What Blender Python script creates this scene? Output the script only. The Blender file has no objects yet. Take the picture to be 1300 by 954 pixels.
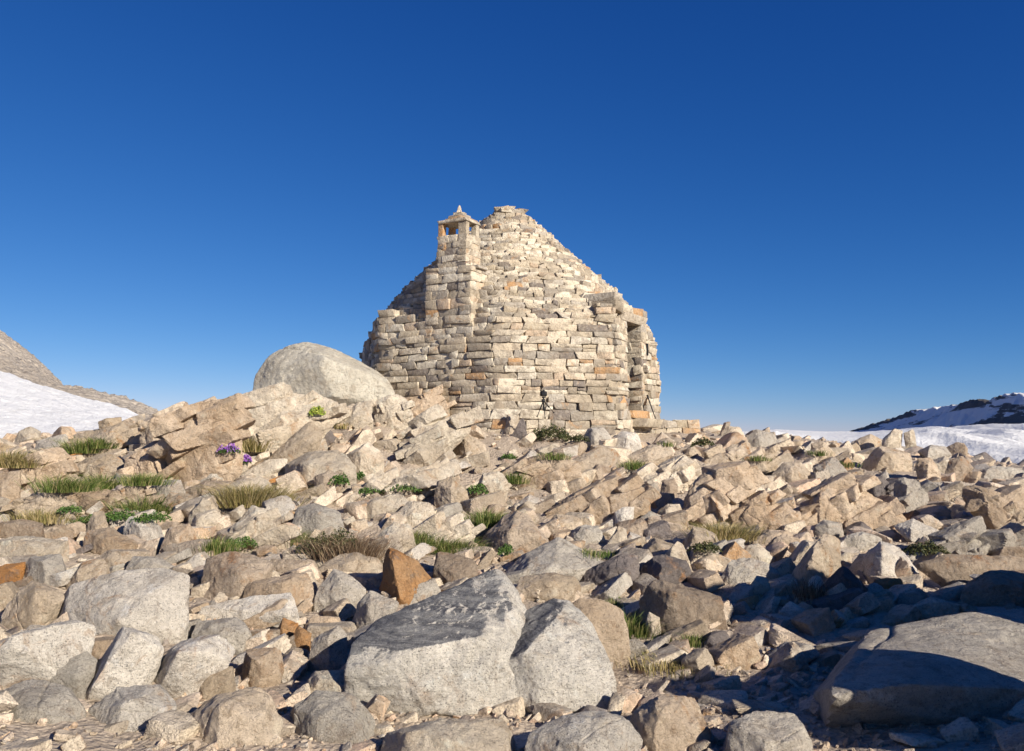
import bpy, bmesh, math, random
import numpy as np
from mathutils import Vector, Matrix
random.seed(7); RNG = np.random.default_rng(11)
scene = bpy.context.scene; COL = scene.collection
R = math.radians
# ---------------------------------------------------------------- camera
F = 1082.0; EYE = 1.5; CX = 650.0; CY = 432.0; HORIZON = 552.0
PITCH = math.atan((HORIZON-CY)/F)
cam_d = bpy.data.cameras.new('camera'); cam = bpy.data.objects.new('camera', cam_d); COL.objects.link(cam)
cam.location = (0, 0, EYE); cam.rotation_euler = (R(90)+PITCH, 0, 0)
cam_d.sensor_width = 36; cam_d.lens = F/1300*36; cam_d.shift_y = -45/1300; cam_d.clip_end = 20000; cam_d.clip_start = .05
scene.camera = cam
ca, sa = math.cos(PITCH), math.sin(PITCH)
def ray(px, py):
    x = (np.asarray(px, float)-CX)/F; v = -(np.asarray(py, float)-CY)/F
    return np.stack(np.broadcast_arrays(x, ca - v*sa, sa + v*ca), -1)
def P(px, py, Y):
    d = ray(px, py); k = np.asarray(Y, float)/d[..., 1]
    return d*k[..., None] + np.array([0, 0, EYE])
def PR(px, py, r):
    d = ray(px, py); k = np.asarray(r, float)/np.hypot(d[..., 0], d[..., 1])
    return d*k[..., None] + np.array([0, 0, EYE])
def proj(p):
    p = np.asarray(p, float); x = p[..., 0]; y = p[..., 1]; z = p[..., 2]-EYE
    fw = y*ca + z*sa; up = -y*sa + z*ca
    return CX + F*x/fw, CY - F*up/fw
# ---------------------------------------------------------------- numpy noise
def _h(i, j, k, s):
    h = (i*374761393 + j*668265263 + k*2147483647 + s*974711) & 0xffffffff
    h = ((h ^ (h >> 13))*1274126177) & 0xffffffff
    h = ((h ^ (h >> 16))*2246822519) & 0xffffffff
    return (h ^ (h >> 15)) & 0xffffffff
def pn(p, s=0):
    p = np.asarray(p, float); f = np.floor(p); i = f.astype(np.int64); f = p-f
    u = f*f*f*(f*(f*6-15)+10); out = 0
    for dx in (0, 1):
        wx = u[..., 0] if dx else 1-u[..., 0]
        for dy in (0, 1):
            wy = u[..., 1] if dy else 1-u[..., 1]
            for dz in (0, 1):
                wz = u[..., 2] if dz else 1-u[..., 2]
                h = _h(i[..., 0]+dx, i[..., 1]+dy, i[..., 2]+dz, s)
                a = (h & 1023)/511.5-1; b = ((h >> 10) & 1023)/511.5-1; c = ((h >> 20) & 1023)/511.5-1
                out = out + wx*wy*wz*(a*(f[..., 0]-dx)+b*(f[..., 1]-dy)+c*(f[..., 2]-dz))
    return out*1.3
def fbm(p, o=4, s=0, ridge=False, gain=.5):
    p = np.asarray(p, float); t = 0; a = 1.
    for k in range(o):
        n = pn(p*(2.03**k)+k*17.3, s+k)
        t = t + a*((.45-2*np.abs(n)) if ridge else n); a *= gain
    return t
# ---------------------------------------------------------------- object helpers
def mesh_np(name, V, Fc, mat=None, smooth=True, sizes=None, sharp=0):
    """V (n,3); Fc either (m,k) array or flat loop list with sizes"""
    me = bpy.data.meshes.new(name); V = np.asarray(V, np.float32)
    if sizes is None:
        Fc = np.asarray(Fc, np.int32); m, k = Fc.shape; sizes = np.full(m, k, np.int32); loops = Fc.ravel()
    else:
        loops = np.asarray(Fc, np.int32).ravel(); sizes = np.asarray(sizes, np.int32); m = len(sizes)
    me.vertices.add(len(V)); me.vertices.foreach_set('co', V.ravel())
    me.loops.add(len(loops)); me.loops.foreach_set('vertex_index', loops)
    me.polygons.add(m)
    st = np.zeros(m, np.int32); st[1:] = np.cumsum(sizes)[:-1]
    me.polygons.foreach_set('loop_start', st); me.polygons.foreach_set('loop_total', sizes)
    me.update(calc_edges=True); me.validate()
    me.polygons.foreach_set('use_smooth', np.full(len(me.polygons), smooth, bool))
    if mat: me.materials.append(mat)
    if sharp: me.set_sharp_from_angle(angle=R(sharp))
    return me
def link(name, me, parent=None, loc=None):
    o = bpy.data.objects.new(name, me); COL.objects.link(o)
    if parent: o.parent = parent
    if loc is not None: o.location = [float(v) for v in loc]
    return o
def tag(o, label=None, cat=None, group=None, kind=None):
    for k, v in (('label', label), ('category', cat), ('group', group), ('kind', kind)):
        if v: o[k] = v
    return o
def empty(name, loc): return link(name, None, None, loc)
ICO = {}
def ico(n):
    if n not in ICO:
        bm = bmesh.new(); bmesh.ops.create_icosphere(bm, subdivisions=n, radius=1)
        V = np.array([v.co[:] for v in bm.verts]); V /= np.linalg.norm(V, axis=1)[:, None]
        ICO[n] = (V, np.array([[v.index for v in f.verts] for f in bm.faces], np.int32)); bm.free()
    return ICO[n]
def planes(pts):
    bm = bmesh.new()
    for p in pts: bm.verts.new([float(c) for c in p])
    r = bmesh.ops.convex_hull(bm, input=bm.verts)
    bmesh.ops.recalc_face_normals(bm, faces=bm.faces); out = {}
    cen = np.mean([v.co[:] for v in bm.verts if v.link_faces], axis=0)
    for f in bm.faces:
        f.normal_update(); n = np.array(f.normal[:])
        if np.linalg.norm(n) < .5: continue
        d = float(n @ (np.array(f.verts[0].co[:])-cen))
        if d < 0: n, d = -n, -d
        key = tuple(np.round(n*5).astype(int))
        if key not in out or f.calc_area() > out[key][2]: out[key] = (n, max(d, .04), f.calc_area())
    bm.free()
    return cen, np.array([o[0] for o in out.values()]), np.array([o[1] for o in out.values()])
STRATA = np.array([-.50, -.22, .84]); STRATA /= np.linalg.norm(STRATA)
def rock_shape(pts, lvl=5, p=60, rough=.035, strata=.0, seed=0, frac=0., crack=True, chips=7):
    pts = np.asarray(pts, float); lo, hi = pts.min(0), pts.max(0); S = (hi-lo)/2; S = np.maximum(S, .02)
    q = (pts-(lo+hi)/2)/S
    cen, N, H = planes(q); D, Fc = ico(lvl)
    rg = np.random.default_rng(seed+12345)
    if p == 40 or not chips: chips = 0
    if p == 55: chips = 12
    p = {90: 170, 55: 150}.get(p, p)
    if chips:                                   # broken corners: extra cutting planes
        n = rg.normal(size=(chips, 3)); n[:, 2] = np.abs(n[:, 2])*.7; n /= np.linalg.norm(n, axis=1)[:, None]
        sup = ((q-cen) @ n.T).max(0)*rg.uniform(.80, .97, chips); N = np.concatenate([N, n]); H = np.concatenate([H, np.maximum(sup, .05)])
    dots = np.maximum(D @ N.T, 0)/H[None]
    mx = dots.max(1, keepdims=True)
    r = 1/(mx[:, 0]*(((dots/mx)**p).sum(1))**(1/p))
    V = (cen + D*r[:, None])*S + (lo+hi)/2
    size = float(np.cbrt(S[0]*S[1]*S[2]))*2
    dirw = D*S; dirw /= np.linalg.norm(dirw, axis=1)[:, None]
    q2 = V/size + seed*7.13
    n = fbm(q2*1.3, 2, seed)*.40 + fbm(q2*5.0, 3, seed+9, ridge=True)*.14 + fbm(q2*16, 2, seed+19)*.09
    st = fbm(q2*2.2, 2, seed+33); st = np.floor(st*6)/6 + .35*(st*6-np.floor(st*6))**3/6
    V = V + dirw*((n*.75+st*.8)*rough*size)[:, None]
    if frac > 0:                                # joint-bounded blocks of bedrock
        nb = int(38+size*8); vb = V-V.mean(0); ext = np.abs(vb).max(0)
        sd = rg.uniform(-1, 1, (nb, 3))*ext
        ax = STRATA; k3 = np.eye(3)+np.outer(ax, ax)*1.1       # flat blocks along the layering
        wv = np.stack([fbm(V*1.1+5, 3, seed+60+i) for i in range(3)], -1)*.16*size
        A_ = (vb+wv) @ k3; B_ = sd @ k3
        dd = ((A_[:, None]-B_[None])**2).sum(-1)**.5; o2 = np.argsort(dd, 1)[:, :2]; ii = np.arange(len(V))
        d1, d2 = dd[ii, o2[:, 0]], dd[ii, o2[:, 1]]; e = np.clip((d2-d1)/(.07*size), 0, 1); e = e*e*(3-2*e)
        offs = rg.uniform(-1, .6, nb); V = V + dirw*((offs[o2[:, 0]]*.5+offs[o2[:, 1]]*.5*(1-e)+offs[o2[:, 0]]*.5*e)*frac*size - (1-np.clip((d2-d1)/(.022*size), 0, 1))*frac*.55*size)[:, None]
    if lvl >= 5: V = V + dirw*((fbm(V*7, 2, seed+70, ridge=True)*.009+fbm(V*22, 2, seed+73)*.0055)*min(1, size*2.2))[:, None]
    if crack:
        for k in range(2):
            cn = rg.normal(size=3); cn /= np.linalg.norm(cn); vv = (V-V.mean(0))/size
            c = np.abs(vv @ cn - rg.uniform(-.3, .3) + .05*pn(q2*2.5, seed+50+k)+.015*pn(q2*9, seed+52+k)); part = np.clip(pn(q2*.9, seed+57+k)*4+.3, 0, 1)
            V = V - dirw*(np.exp(-(c/.010)**2)*.016*size*part)[:, None]
    if strata > 0:
        t = V @ STRATA
        a = t + fbm(V*1.2, 2, seed+3)*.12
        l1 = pn(np.stack([a*7, a*0+seed, a*0], -1), 4); l2 = pn(np.stack([a*17, a*0+seed, a*0+3], -1), 5)
        lay = np.tanh(l1*5)*.6+np.tanh(l2*4)*.4
        br = .25+.75*np.clip((fbm(V*1.6, 2, seed+4)+.25)*4, 0, 1)
        V = V + dirw*(lay*strata*br)[:, None]
    return V, Fc
# ---------------------------------------------------------------- materials
class NT:
    def __init__(s, name):
        m = bpy.data.materials.new(name); m.use_nodes = True; s.m = m; s.t = m.node_tree; s.t.nodes.clear()
        s.out = s.n('ShaderNodeOutputMaterial'); s.b = s.n('ShaderNodeBsdfPrincipled')
        s.l(s.b.outputs[0], s.out.inputs[0]); s.b.inputs['Specular IOR Level'].default_value = .25
    def n(s, ty, **k):
        x = s.t.nodes.new(ty)
        for a, v in k.items(): setattr(x, a, v)
        return x
    def l(s, a, b): s.t.links.new(a, b)
    def math(s, op, a, b=0, clamp=False):
        x = s.n('ShaderNodeMath', operation=op, use_clamp=clamp)
        for i, v in enumerate((a, b)):
            if isinstance(v, (int, float)): x.inputs[i].default_value = v
            else: s.l(v, x.inputs[i])
        return x.outputs[0]
    def ss(s, v, a, b, lo=0, hi=1):
        x = s.n('ShaderNodeMapRange', interpolation_type='SMOOTHSTEP'); s.l(v, x.inputs[0])
        for i, q in enumerate((a, b, lo, hi)): x.inputs[i+1].default_value = q
        return x.outputs[0]
    def noise(s, vec, sc, det=4, rough=.55, dist=0):
        x = s.n('ShaderNodeTexNoise'); s.l(vec, x.inputs['Vector'])
        x.inputs['Scale'].default_value = sc; x.inputs['Detail'].default_value = det
        x.inputs['Roughness'].default_value = rough; x.inputs['Distortion'].default_value = dist
        return x.outputs[0]
    def mix(s, f, a, b, mode='MIX'):
        x = s.n('ShaderNodeMix', data_type='RGBA', blend_type=mode)
        for i, v in ((0, f), (6, a), (7, b)):
            if isinstance(v, (int, float)): x.inputs[i].default_value = v
            elif isinstance(v, tuple): x.inputs[i].default_value = (*v, 1)
            else: s.l(v, x.inputs[i])
        return x.outputs[2]
    def ramp(s, f, stops, interp='LINEAR'):
        x = s.n('ShaderNodeValToRGB'); s.l(f, x.inputs[0]); cr = x.color_ramp; cr.interpolation = interp
        while len(cr.elements) < len(stops): cr.elements.new(.5)
        for e, (p, c) in zip(cr.elements, stops): e.position = p; e.color = (*c, 1)
        return x.outputs[0]
    def coord(s, shift=True):
        tc = s.n('ShaderNodeTexCoord').outputs['Object']
        if not shift: return tc
        oi = s.n('ShaderNodeObjectInfo'); s.rnd = oi.outputs['Random']
        v = s.n('ShaderNodeVectorMath', operation='ADD'); s.l(tc, v.inputs[0])
        c = s.n('ShaderNodeCombineXYZ'); k = s.math('MULTIPLY', s.rnd, 91.7)
        for i in range(3): s.l(k, c.inputs[i])
        s.l(c.outputs[0], v.inputs[1]); return v.outputs[0]
    def bump(s, *hs):
        prev = None
        for h, st, d in hs:
            x = s.n('ShaderNodeBump'); x.inputs['Strength'].default_value = st; x.inputs['Distance'].default_value = d
            s.l(h, x.inputs['Height'])
            if prev: s.l(prev, x.inputs['Normal'])
            prev = x.outputs[0]
        s.l(prev, s.b.inputs['Normal'])
def stretched(t, v, rot, sc):
    m = t.n('ShaderNodeMapping'); t.l(v, m.inputs[0]); m.inputs['Rotation'].default_value = rot; m.inputs['Scale'].default_value = sc
    return m.outputs[0]
def granite(name, A, B, stain=(.42, .2, .07), st_amt=.25, speck=.5, lichen=.25, fol=0., top=None, vein=0.):
    t = NT(name); v = t.coord()
    big = t.noise(v, 1.6, 5, .6, .4); mid = t.noise(v, 9, 5, .65); fine = t.noise(v, 48, 4, .7); sp = t.noise(v, 120, 2, .6)
    c = t.mix(t.ss(big, .36, .64), A, B)
    hv = t.math('MULTIPLY_ADD', t.rnd, .42); t.t.nodes[-1].inputs[2].default_value = .80
    c = t.mix(1, c, (1, 1, 1), 'MIX') if 0 else c
    hs = t.n('ShaderNodeHueSaturation'); t.l(c, hs.inputs['Color']); t.l(hv, hs.inputs['Value']); c = hs.outputs[0]
    c = t.mix(t.ss(mid, .38, .7, 0, .36), c, tuple(min(1, x*.62) for x in A))
    c = t.mix(t.ss(t.noise(v, 2.3, 6, .7, .8), .62-.12*st_amt, .72, 0, min(1, st_amt*2.6)), c, stain)
    c = t.mix(t.ss(t.noise(v, 4.1, 6, .75, .3), .55, .68, 0, lichen), c, (.16, .15, .14))
    c = t.mix(t.ss(t.noise(v, 7.5, 7, .78, .6), .52, .62, 0, .5), c, tuple(x*q for x, q in zip(A, (.55, .48, .42))))
    c = t.mix(t.ss(t.noise(v, 3.1, 7, .74, 1.2), .57, .66, 0, .55*min(1, st_amt*2.5)), c, (.42, .25, .13))
    c = t.mix(t.ss(t.noise(v, 5.5, 7, .75, .2), .56, .66, 0, .45), c, tuple(min(.8, x*1.25+.03) for x in B))
    if fol:
        fv = stretched(t, v, (0, R(28), R(20)), (1.2, 1.2, 16))
        fn = t.noise(fv, 1.6, 6, .7, .3); c = t.mix(t.ss(fn, .42, .62, 0, fol), c, (.12, .115, .12))
    if top:
        g = t.n('ShaderNodeNewGeometry'); d = t.n('ShaderNodeVectorMath', operation='DOT_PRODUCT')
        t.l(g.outputs['True Normal'], d.inputs[0]); d.inputs[1].default_value = (-.45, -.15, .88)
        fv = stretched(t, v, (0, R(25), R(15)), (1.0, 1.0, 18)); fn = t.noise(fv, 2.2, 6, .72, .4)
        k = t.math('ADD', d.outputs['Value'], t.math('MULTIPLY', t.math('SUBTRACT', fn, .5), .45))
        k = t.math('ADD', k, t.math('MULTIPLY', t.math('SUBTRACT', big, .5), .5))
        c = t.mix(t.ss(k, top, top+.1, 0, .92), c, t.mix(t.ss(fn, .4, .62), (.10, .105, .12), (.36, .35, .33)))
    if vein:
        fv = stretched(t, v, (R(40), R(35), 0), (3.2, .7, 3.2)); c = t.mix(t.ss(t.noise(fv, 1.2, 5, .6, 1), .6, .66, 0, vein), c, (.6, .53, .45))
    sp2 = t.math('ADD', sp, t.math('MULTIPLY', t.math('SUBTRACT', mid, .5), .22)); c = t.mix(t.ss(sp2, .58, .68, 0, speck*.8), c, (.10, .09, .085))
    c = t.mix(t.ss(sp, .40, .30, 0, speck*.6), c, (.66, .62, .57))
    c = t.mix(t.ss(fine, .45, .72, 0, .3), c, tuple(x*.45 for x in A))
    t.l(c, t.b.inputs['Base Color']); t.b.inputs['Roughness'].default_value = .88
    vo = t.n('ShaderNodeTexVoronoi', feature='DISTANCE_TO_EDGE'); t.l(v, vo.inputs['Vector']); vo.inputs['Scale'].default_value = 2.6
    crack = t.ss(t.math('ADD', vo.outputs[0], t.math('MULTIPLY', t.math('SUBTRACT', mid, .5), .25)), 0, .03)
    hs = [(t.noise(v, 4, 6, .65), .8, .12), (mid, 1, .06), (t.noise(v, 24, 7, .78), 1, .04), (sp, .5, .005), (crack, .3, .02)]
    if fol or top: hs.append((t.noise(fv, 1.6, 6, .7, .3), .8, .02 if top else .05))
    t.bump(*hs); return t.m
M = {}
M['g'] = granite('grey_granite', (.50, .44, .37), (.62, .56, .47), st_amt=.22, speck=.75)
M['w'] = granite('pale_granite', (.68, .61, .52), (.78, .71, .61), st_amt=.35, speck=.8, lichen=.1)
M['t'] = granite('tan_granite', (.52, .41, .29), (.66, .54, .41), st_amt=.4, speck=.35)
M['c'] = granite('cream_granite', (.64, .53, .40), (.76, .66, .52), st_amt=.22, speck=.3, lichen=.2)
M['p'] = granite('pink_granite', (.54, .40, .27), (.68, .54, .40), st_amt=.35, speck=.35, lichen=.3)
M['s'] = granite('layered_granite', (.54, .41, .31), (.64, .52, .41), st_amt=.3, speck=.25, fol=.55)
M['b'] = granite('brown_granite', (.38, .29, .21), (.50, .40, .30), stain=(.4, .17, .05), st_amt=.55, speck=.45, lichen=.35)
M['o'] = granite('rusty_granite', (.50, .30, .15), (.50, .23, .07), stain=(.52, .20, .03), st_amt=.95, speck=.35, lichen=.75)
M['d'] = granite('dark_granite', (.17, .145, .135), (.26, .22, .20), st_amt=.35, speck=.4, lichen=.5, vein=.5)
M['e'] = granite('weathered_boulder_granite', (.62, .56, .45), (.72, .66, .54), st_amt=.15, speck=.35, lichen=.3)
M['k'] = granite('banded_granite', (.62, .57, .49), (.72, .66, .57), st_amt=.18, speck=.95, lichen=.12, top=.80, vein=0)
def stone_mat(name, stops, mult=1):
    t = NT(name); v = t.coord(False); g = t.n('ShaderNodeNewGeometry'); ri = g.outputs['Random Per Island']
    c = t.ramp(ri, stops, 'CONSTANT')
    sh = t.n('ShaderNodeVectorMath', operation='ADD'); t.l(v, sh.inputs[0]); cb = t.n('ShaderNodeCombineXYZ'); k = t.math('MULTIPLY', ri, 333)
    for i in range(3): t.l(k, cb.inputs[i])
    t.l(cb.outputs[0], sh.inputs[1]); w = sh.outputs[0]
    n1 = t.noise(w, 4, 5, .65, .5); n2 = t.noise(w, 14, 5, .7)
    c = t.mix(t.ss(n1, .47, .60, 0, .65), c, (.25, .20, .155))
    c = t.mix(t.ss(t.noise(w, 3, 4, .6, 1), .6, .7, 0, .5), c, (.5, .26, .1))
    c = t.mix(t.ss(n2, .45, .7, 0, .35), c, (.72, .64, .52))
    c = t.mix(t.ss(t.noise(v, .9, 5, .65), .48, .68, 0, .6), c, (.27, .22, .16)); c = t.mix(t.ss(t.noise(w, 6, 6, .75, .5), .54, .64, 0, .4), c, (.30, .23, .16))
    c = t.mix(t.ss(t.noise(w, 70, 3, .6), .5, .68, 0, .5), c, (.16, .13, .1))
    t.l(c, t.b.inputs['Base Color']); t.b.inputs['Roughness'].default_value = .9
    t.bump((n2, 1, .05), (t.noise(w, 45, 5, .7), .8, .015)); return t.m
HS = [(0, (0.519, 0.435, 0.317)), (.09, (0.686, 0.590, 0.450)), (.17, (0.416, 0.352, 0.266)), (.26, (0.727, 0.642, 0.502)), (.34, (0.353, 0.310, 0.256)), (.42, (0.644, 0.538, 0.399)),
      (.50, (0.748, 0.673, 0.542)), (.58, (0.540, 0.310, 0.143)), (.62, (0.686, 0.590, 0.450)), (.70, (0.499, 0.445, 0.369)), (.77, (0.707, 0.611, 0.471)), (.84, (0.623, 0.476, 0.338)), (.90, (0.748, 0.663, 0.521)), (.95, (0.219, 0.186, 0.164)), (1, (0.655, 0.559, 0.419))]
M['hut'] = stone_mat('hut_stone', HS)
t = NT('mortar'); v = t.coord(False); n = t.noise(v, 18, 5, .7); t.l(t.mix(n, (.24, .19, .14), (.44, .37, .28)), t.b.inputs['Base Color']); t.b.inputs['Roughness'].default_value = .95
t.bump((n, .8, .03)); M['mortar'] = t.m
RS = [(0, (.56, .44, .33)), (.15, (.70, .58, .43)), (.3, (.46, .39, .31)), (.40, (.72, .61, .47)), (.52, (.64, .46, .33)), (.64, (.52, .47, .41)), (.72, (.72, .57, .43)), (.84, (.62, .44, .29)), (.90, (.46, .27, .13)), (.92, (.32, .27, .23)), (.95, (.66, .54, .41)), (1, (.62, .50, .38))]
M['rubble'] = stone_mat('rubble_stone', RS)
# ground: gritty decomposed granite soil
t = NT('gravel_soil'); v = t.coord(False); n0 = t.noise(v, .35, 5, .6); n1 = t.noise(v, 3, 6, .7); n2 = t.noise(v, 22, 5, .75)
c = t.mix(t.ss(n0, .35, .65), (.42, .33, .25), (.56, .45, .34)); c = t.mix(t.ss(n1, .45, .7, 0, .7), c, (.26, .20, .15))
vo = t.n('ShaderNodeTexVoronoi'); t.l(v, vo.inputs['Vector']); vo.inputs['Scale'].default_value = 30
c = t.mix(.5, c, t.mix(t.math('ADD', vo.outputs['Color'], 0), (.2, .16, .12), (.56, .46, .36))); c = t.mix(t.ss(n2, .4, .7, 0, .6), c, (.55, .46, .36))
t.l(c, t.b.inputs['Base Color']); t.b.inputs['Roughness'].default_value = .95
t.bump((n1, .6, .03), (n2, .9, .03), (vo.outputs['Distance'], -.8 if False else .8, .02)); M['ground'] = t.m
def snow_mat(name, rock=False):
    t = NT(name); v = t.coord(False); n1 = t.noise(v, 1.2, 6, .7, .5); n2 = t.noise(v, 5, 4, .65)
    dirt = t.noise(stretched(t, v, (0, 0, 0), (.3, .3, .3)), 1, 6, .7, 1)
    c = t.mix(t.ss(dirt, .5, .75, 0, .35), (.86, .85, .83), (.66, .62, .56))
    if rock:
        rv = stretched(t, v, (0, 0, 0), (.022, .010, .11)); rn = t.noise(rv, 1.0, 8, .68, .6); sx = t.n('ShaderNodeSeparateXYZ'); t.l(v, sx.inputs[0]); yy = t.math('MULTIPLY', t.math('SUBTRACT', sx.outputs[1], 215), .0006)
        c = t.mix(t.ss(t.math('ADD', rn, yy), .455, .475), c, t.mix(n2, (.07, .065, .06), (.17, .15, .13)))
    t.l(c, t.b.inputs['Base Color']); t.b.inputs['Roughness'].default_value = .7
    t.bump((n1, .9, .4), (n2, .7, .12)); return t.m
M['snow'] = snow_mat('snow'); M['ridge'] = snow_mat('snow_patched_ridge', True)
t = NT('talus'); v = t.coord(False); n1 = t.noise(v, .12, 7, .7, .4); n2 = t.noise(v, 1.3, 6, .75); vo = t.n('ShaderNodeTexVoronoi'); t.l(v, vo.inputs['Vector']); vo.inputs['Scale'].default_value = 1.1
c = t.mix(t.ss(n1, .38, .62), (.56, .48, .39), (.70, .62, .52)); c = t.mix(.4, c, t.mix(t.math('ADD', vo.outputs['Color'], 0), (.2, .16, .12), (.58, .48, .38))); c = t.mix(t.ss(n2, .45, .65, 0, .4), c, (.36, .31, .25))
t.l(c, t.b.inputs['Base Color']); t.b.inputs['Roughness'].default_value = .95; t.bump((vo.outputs['Distance'], 1, .5), (n2, 1, .5)); M['talus'] = t.m
def leaf_mat(name, stops):
    t = NT(name); g = t.n('ShaderNodeNewGeometry'); t.l(t.ramp(g.outputs['Random Per Island'], stops), t.b.inputs['Base Color'])
    t.b.inputs['Roughness'].default_value = .6
    tr = t.n('ShaderNodeBsdfTranslucent'); t.l(t.t.nodes[-2].outputs[0], tr.inputs[0]) if False else None
    return t.m
M['gold'] = leaf_mat('dry_grass_blades', [(0, (.10, .11, .03)), (.35, (.22, .19, .06)), (.6, (.38, .29, .12)), (1, (.52, .42, .24))])
M['green'] = leaf_mat('green_grass_blades', [(0, (.04, .07, .012)), (.45, (.09, .14, .025)), (.75, (.18, .21, .06)), (.92, (.34, .29, .12)), (1, (.46, .38, .2))])
M['leaf'] = leaf_mat('green_leaves', [(0, (.03, .06, .015)), (.5, (.06, .12, .025)), (1, (.12, .18, .04))])
M['dark_leaf'] = leaf_mat('dark_leaves', [(0, (.02, .028, .01)), (.5, (.05, .06, .02)), (.85, (.11, .11, .04)), (1, (.22, .17, .09))])
M['bright'] = leaf_mat('yellow_green_leaves', [(0, (.12, .2, .02)), (.5, (.28, .36, .05)), (1, (.5, .5, .12))])
M['purple'] = leaf_mat('purple_petals', [(0, (.16, .05, .30)), (.5, (.28, .10, .44)), (1, (.42, .22, .55))])
M['twig'] = leaf_mat('dry_twigs', [(0, (.10, .06, .035)), (.6, (.24, .16, .10)), (1, (.42, .33, .22))])
def plain(name, col, rough=.5, metal=0):
    t = NT(name); v = t.coord(False); n = t.noise(v, 30, 3); t.l(t.mix(n, tuple(x*.7 for x in col), col), t.b.inputs['Base Color'])
    t.b.inputs['Roughness'].default_value = rough; t.b.inputs['Metallic'].default_value = metal; return t.m
M['black'] = plain('black_metal_and_slot_shade', (.025, .025, .027), .4); M['pole'] = plain('dark_pole', (.05, .045, .04), .5)
# ---------------------------------------------------------------- terrain height
TR = np.array([2.5, 4, 5.5, 7.5, 10, 13, 16, 19, 23, 30, 45])
TC = {  # px : rows of the bare ground at the ranges above
 -250: [1200, 950, 850, 765, 690, 640, 605, 578, 562, 568, 580],
 0:    [1200, 950, 850, 765, 688, 640, 603, 575, 560, 566, 580],
 100:  [1200, 950, 850, 760, 685, 630, 590, 562, 548, 560, 575],
 200:  [1200, 950, 850, 758, 678, 618, 565, 535, 532, 545, 572],
 270:  [1200, 950, 850, 755, 675, 608, 545, 517, 520, 545, 570],
 350:  [1200, 950, 850, 752, 672, 600, 525, 507, 512, 545, 570],
 470:  [1200, 950, 850, 752, 672, 602, 530, 512, 515, 545, 570],
 560:  [1200, 950, 850, 750, 672, 606, 545, 525, 525, 545, 570],
 650:  [1200, 950, 852, 752, 674, 612, 555, 530, 530, 550, 575],
 760:  [1200, 950, 855, 756, 680, 618, 562, 537, 536, 552, 575],
 850:  [1200, 955, 858, 758, 684, 626, 576, 550, 546, 556, 572],
 1000: [1200, 965, 866, 764, 694, 642, 608, 582, 562, 556, 562],
 1150: [1200, 965, 868, 770, 705, 658, 626, 602, 586, 575, 572],
 1300: [1200, 960, 865, 775, 712, 670, 642, 618, 602, 594, 590],
 1600: [1200, 950, 860, 775, 715, 675, 648, 625, 608, 600, 595]}
_px = np.array(sorted(TC)); TAZ = np.array([math.atan2(*ray(p, 560)[:2]) for p in _px])
TZ = np.array([PR(np.full(len(TR), p), np.array(TC[p], float), TR)[:, 2] for p in _px])
TZ[:, 0] = -.02
def H0(x, y):
    x = np.asarray(x, float); y = np.asarray(y, float); r = np.hypot(x, y); az = np.arctan2(x, y)
    a = np.clip(np.interp(az, TAZ, np.arange(len(TAZ))), 0, len(TAZ)-1.001); i = a.astype(int); fa = a-i; fa = fa*fa*(3-2*fa)
    b = np.interp(r, TR, np.arange(len(TR))); b = np.clip(b, 0, len(TR)-1.001); j = b.astype(int); fb = b-j
    z = (TZ[i, j]*(1-fa)+TZ[i+1, j]*fa)*(1-fb) + (TZ[i, j+1]*(1-fa)+TZ[i+1, j+1]*fa)*fb
    w = np.clip((np.abs(az)-.75)/.5, 0, 1)                # sides and behind: gentle ground
    side = -.05 + .03*np.clip(r-3, 0, 30)
    z = z*(1-w) + side*w
    far = np.clip((r-45)/60, 0, 1); z = z*(1-far) + (-4.)*far
    return z
def H(x, y):
    z = H0(x, y); x = np.asarray(x, float); y = np.asarray(y, float); r = np.hypot(x, y)
    q = np.stack([x, y, x*0], -1); amp = np.clip(r/12, .35, 1.3)
    return z + amp*(.10*pn(q*.6, 1)+.08*fbm(q*1.7, 4, 2)+.05*fbm(q*2.5, 3, 6, ridge=True)) - .05
_rs = np.concatenate([np.arange(2.6, 30, .05), np.arange(30, 60, .3)])
def hit(px, py):
    d = ray(px, py); p = d[None]*(_rs/np.hypot(d[0], d[1]))[:, None]; p[:, 2] += EYE
    below = p[:, 2] < H0(p[:, 0], p[:, 1])-.03; k = int(np.argmax(below))
    if not below.any(): return None
    return p[k]
# ---------------------------------------------------------------- ground sheet
def grid_faces(n, m, wrap=False):
    i, j = np.meshgrid(np.arange(n if wrap else n-1), np.arange(m-1), indexing='ij'); i2 = (i+1) % n
    return np.stack([i*m+j, i*m+j+1, i2*m+j+1, i2*m+j], -1).reshape(-1, 4)
az = np.concatenate([np.arange(-44, 44, .22), np.arange(44, 316, 4)])*math.pi/180
rr = np.concatenate([[.0], np.arange(.5, 2.5, .25), 2.5*1.014**np.arange(0, 215), 52*1.15**np.arange(0, 32)])
A, RR = np.meshgrid(az, rr, indexing='ij'); gx = np.sin(A)*RR; gy = np.cos(A)*RR
gz = H(gx, gy); gz[:, 0] = gz[:, 0].mean()
gnd = link('ground', mesh_np('ground', np.stack([gx, gy, gz], -1).reshape(-1, 3), grid_faces(len(az), len(rr), True)[:, ::-1], M['ground'])); tag(gnd, kind='structure')
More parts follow.
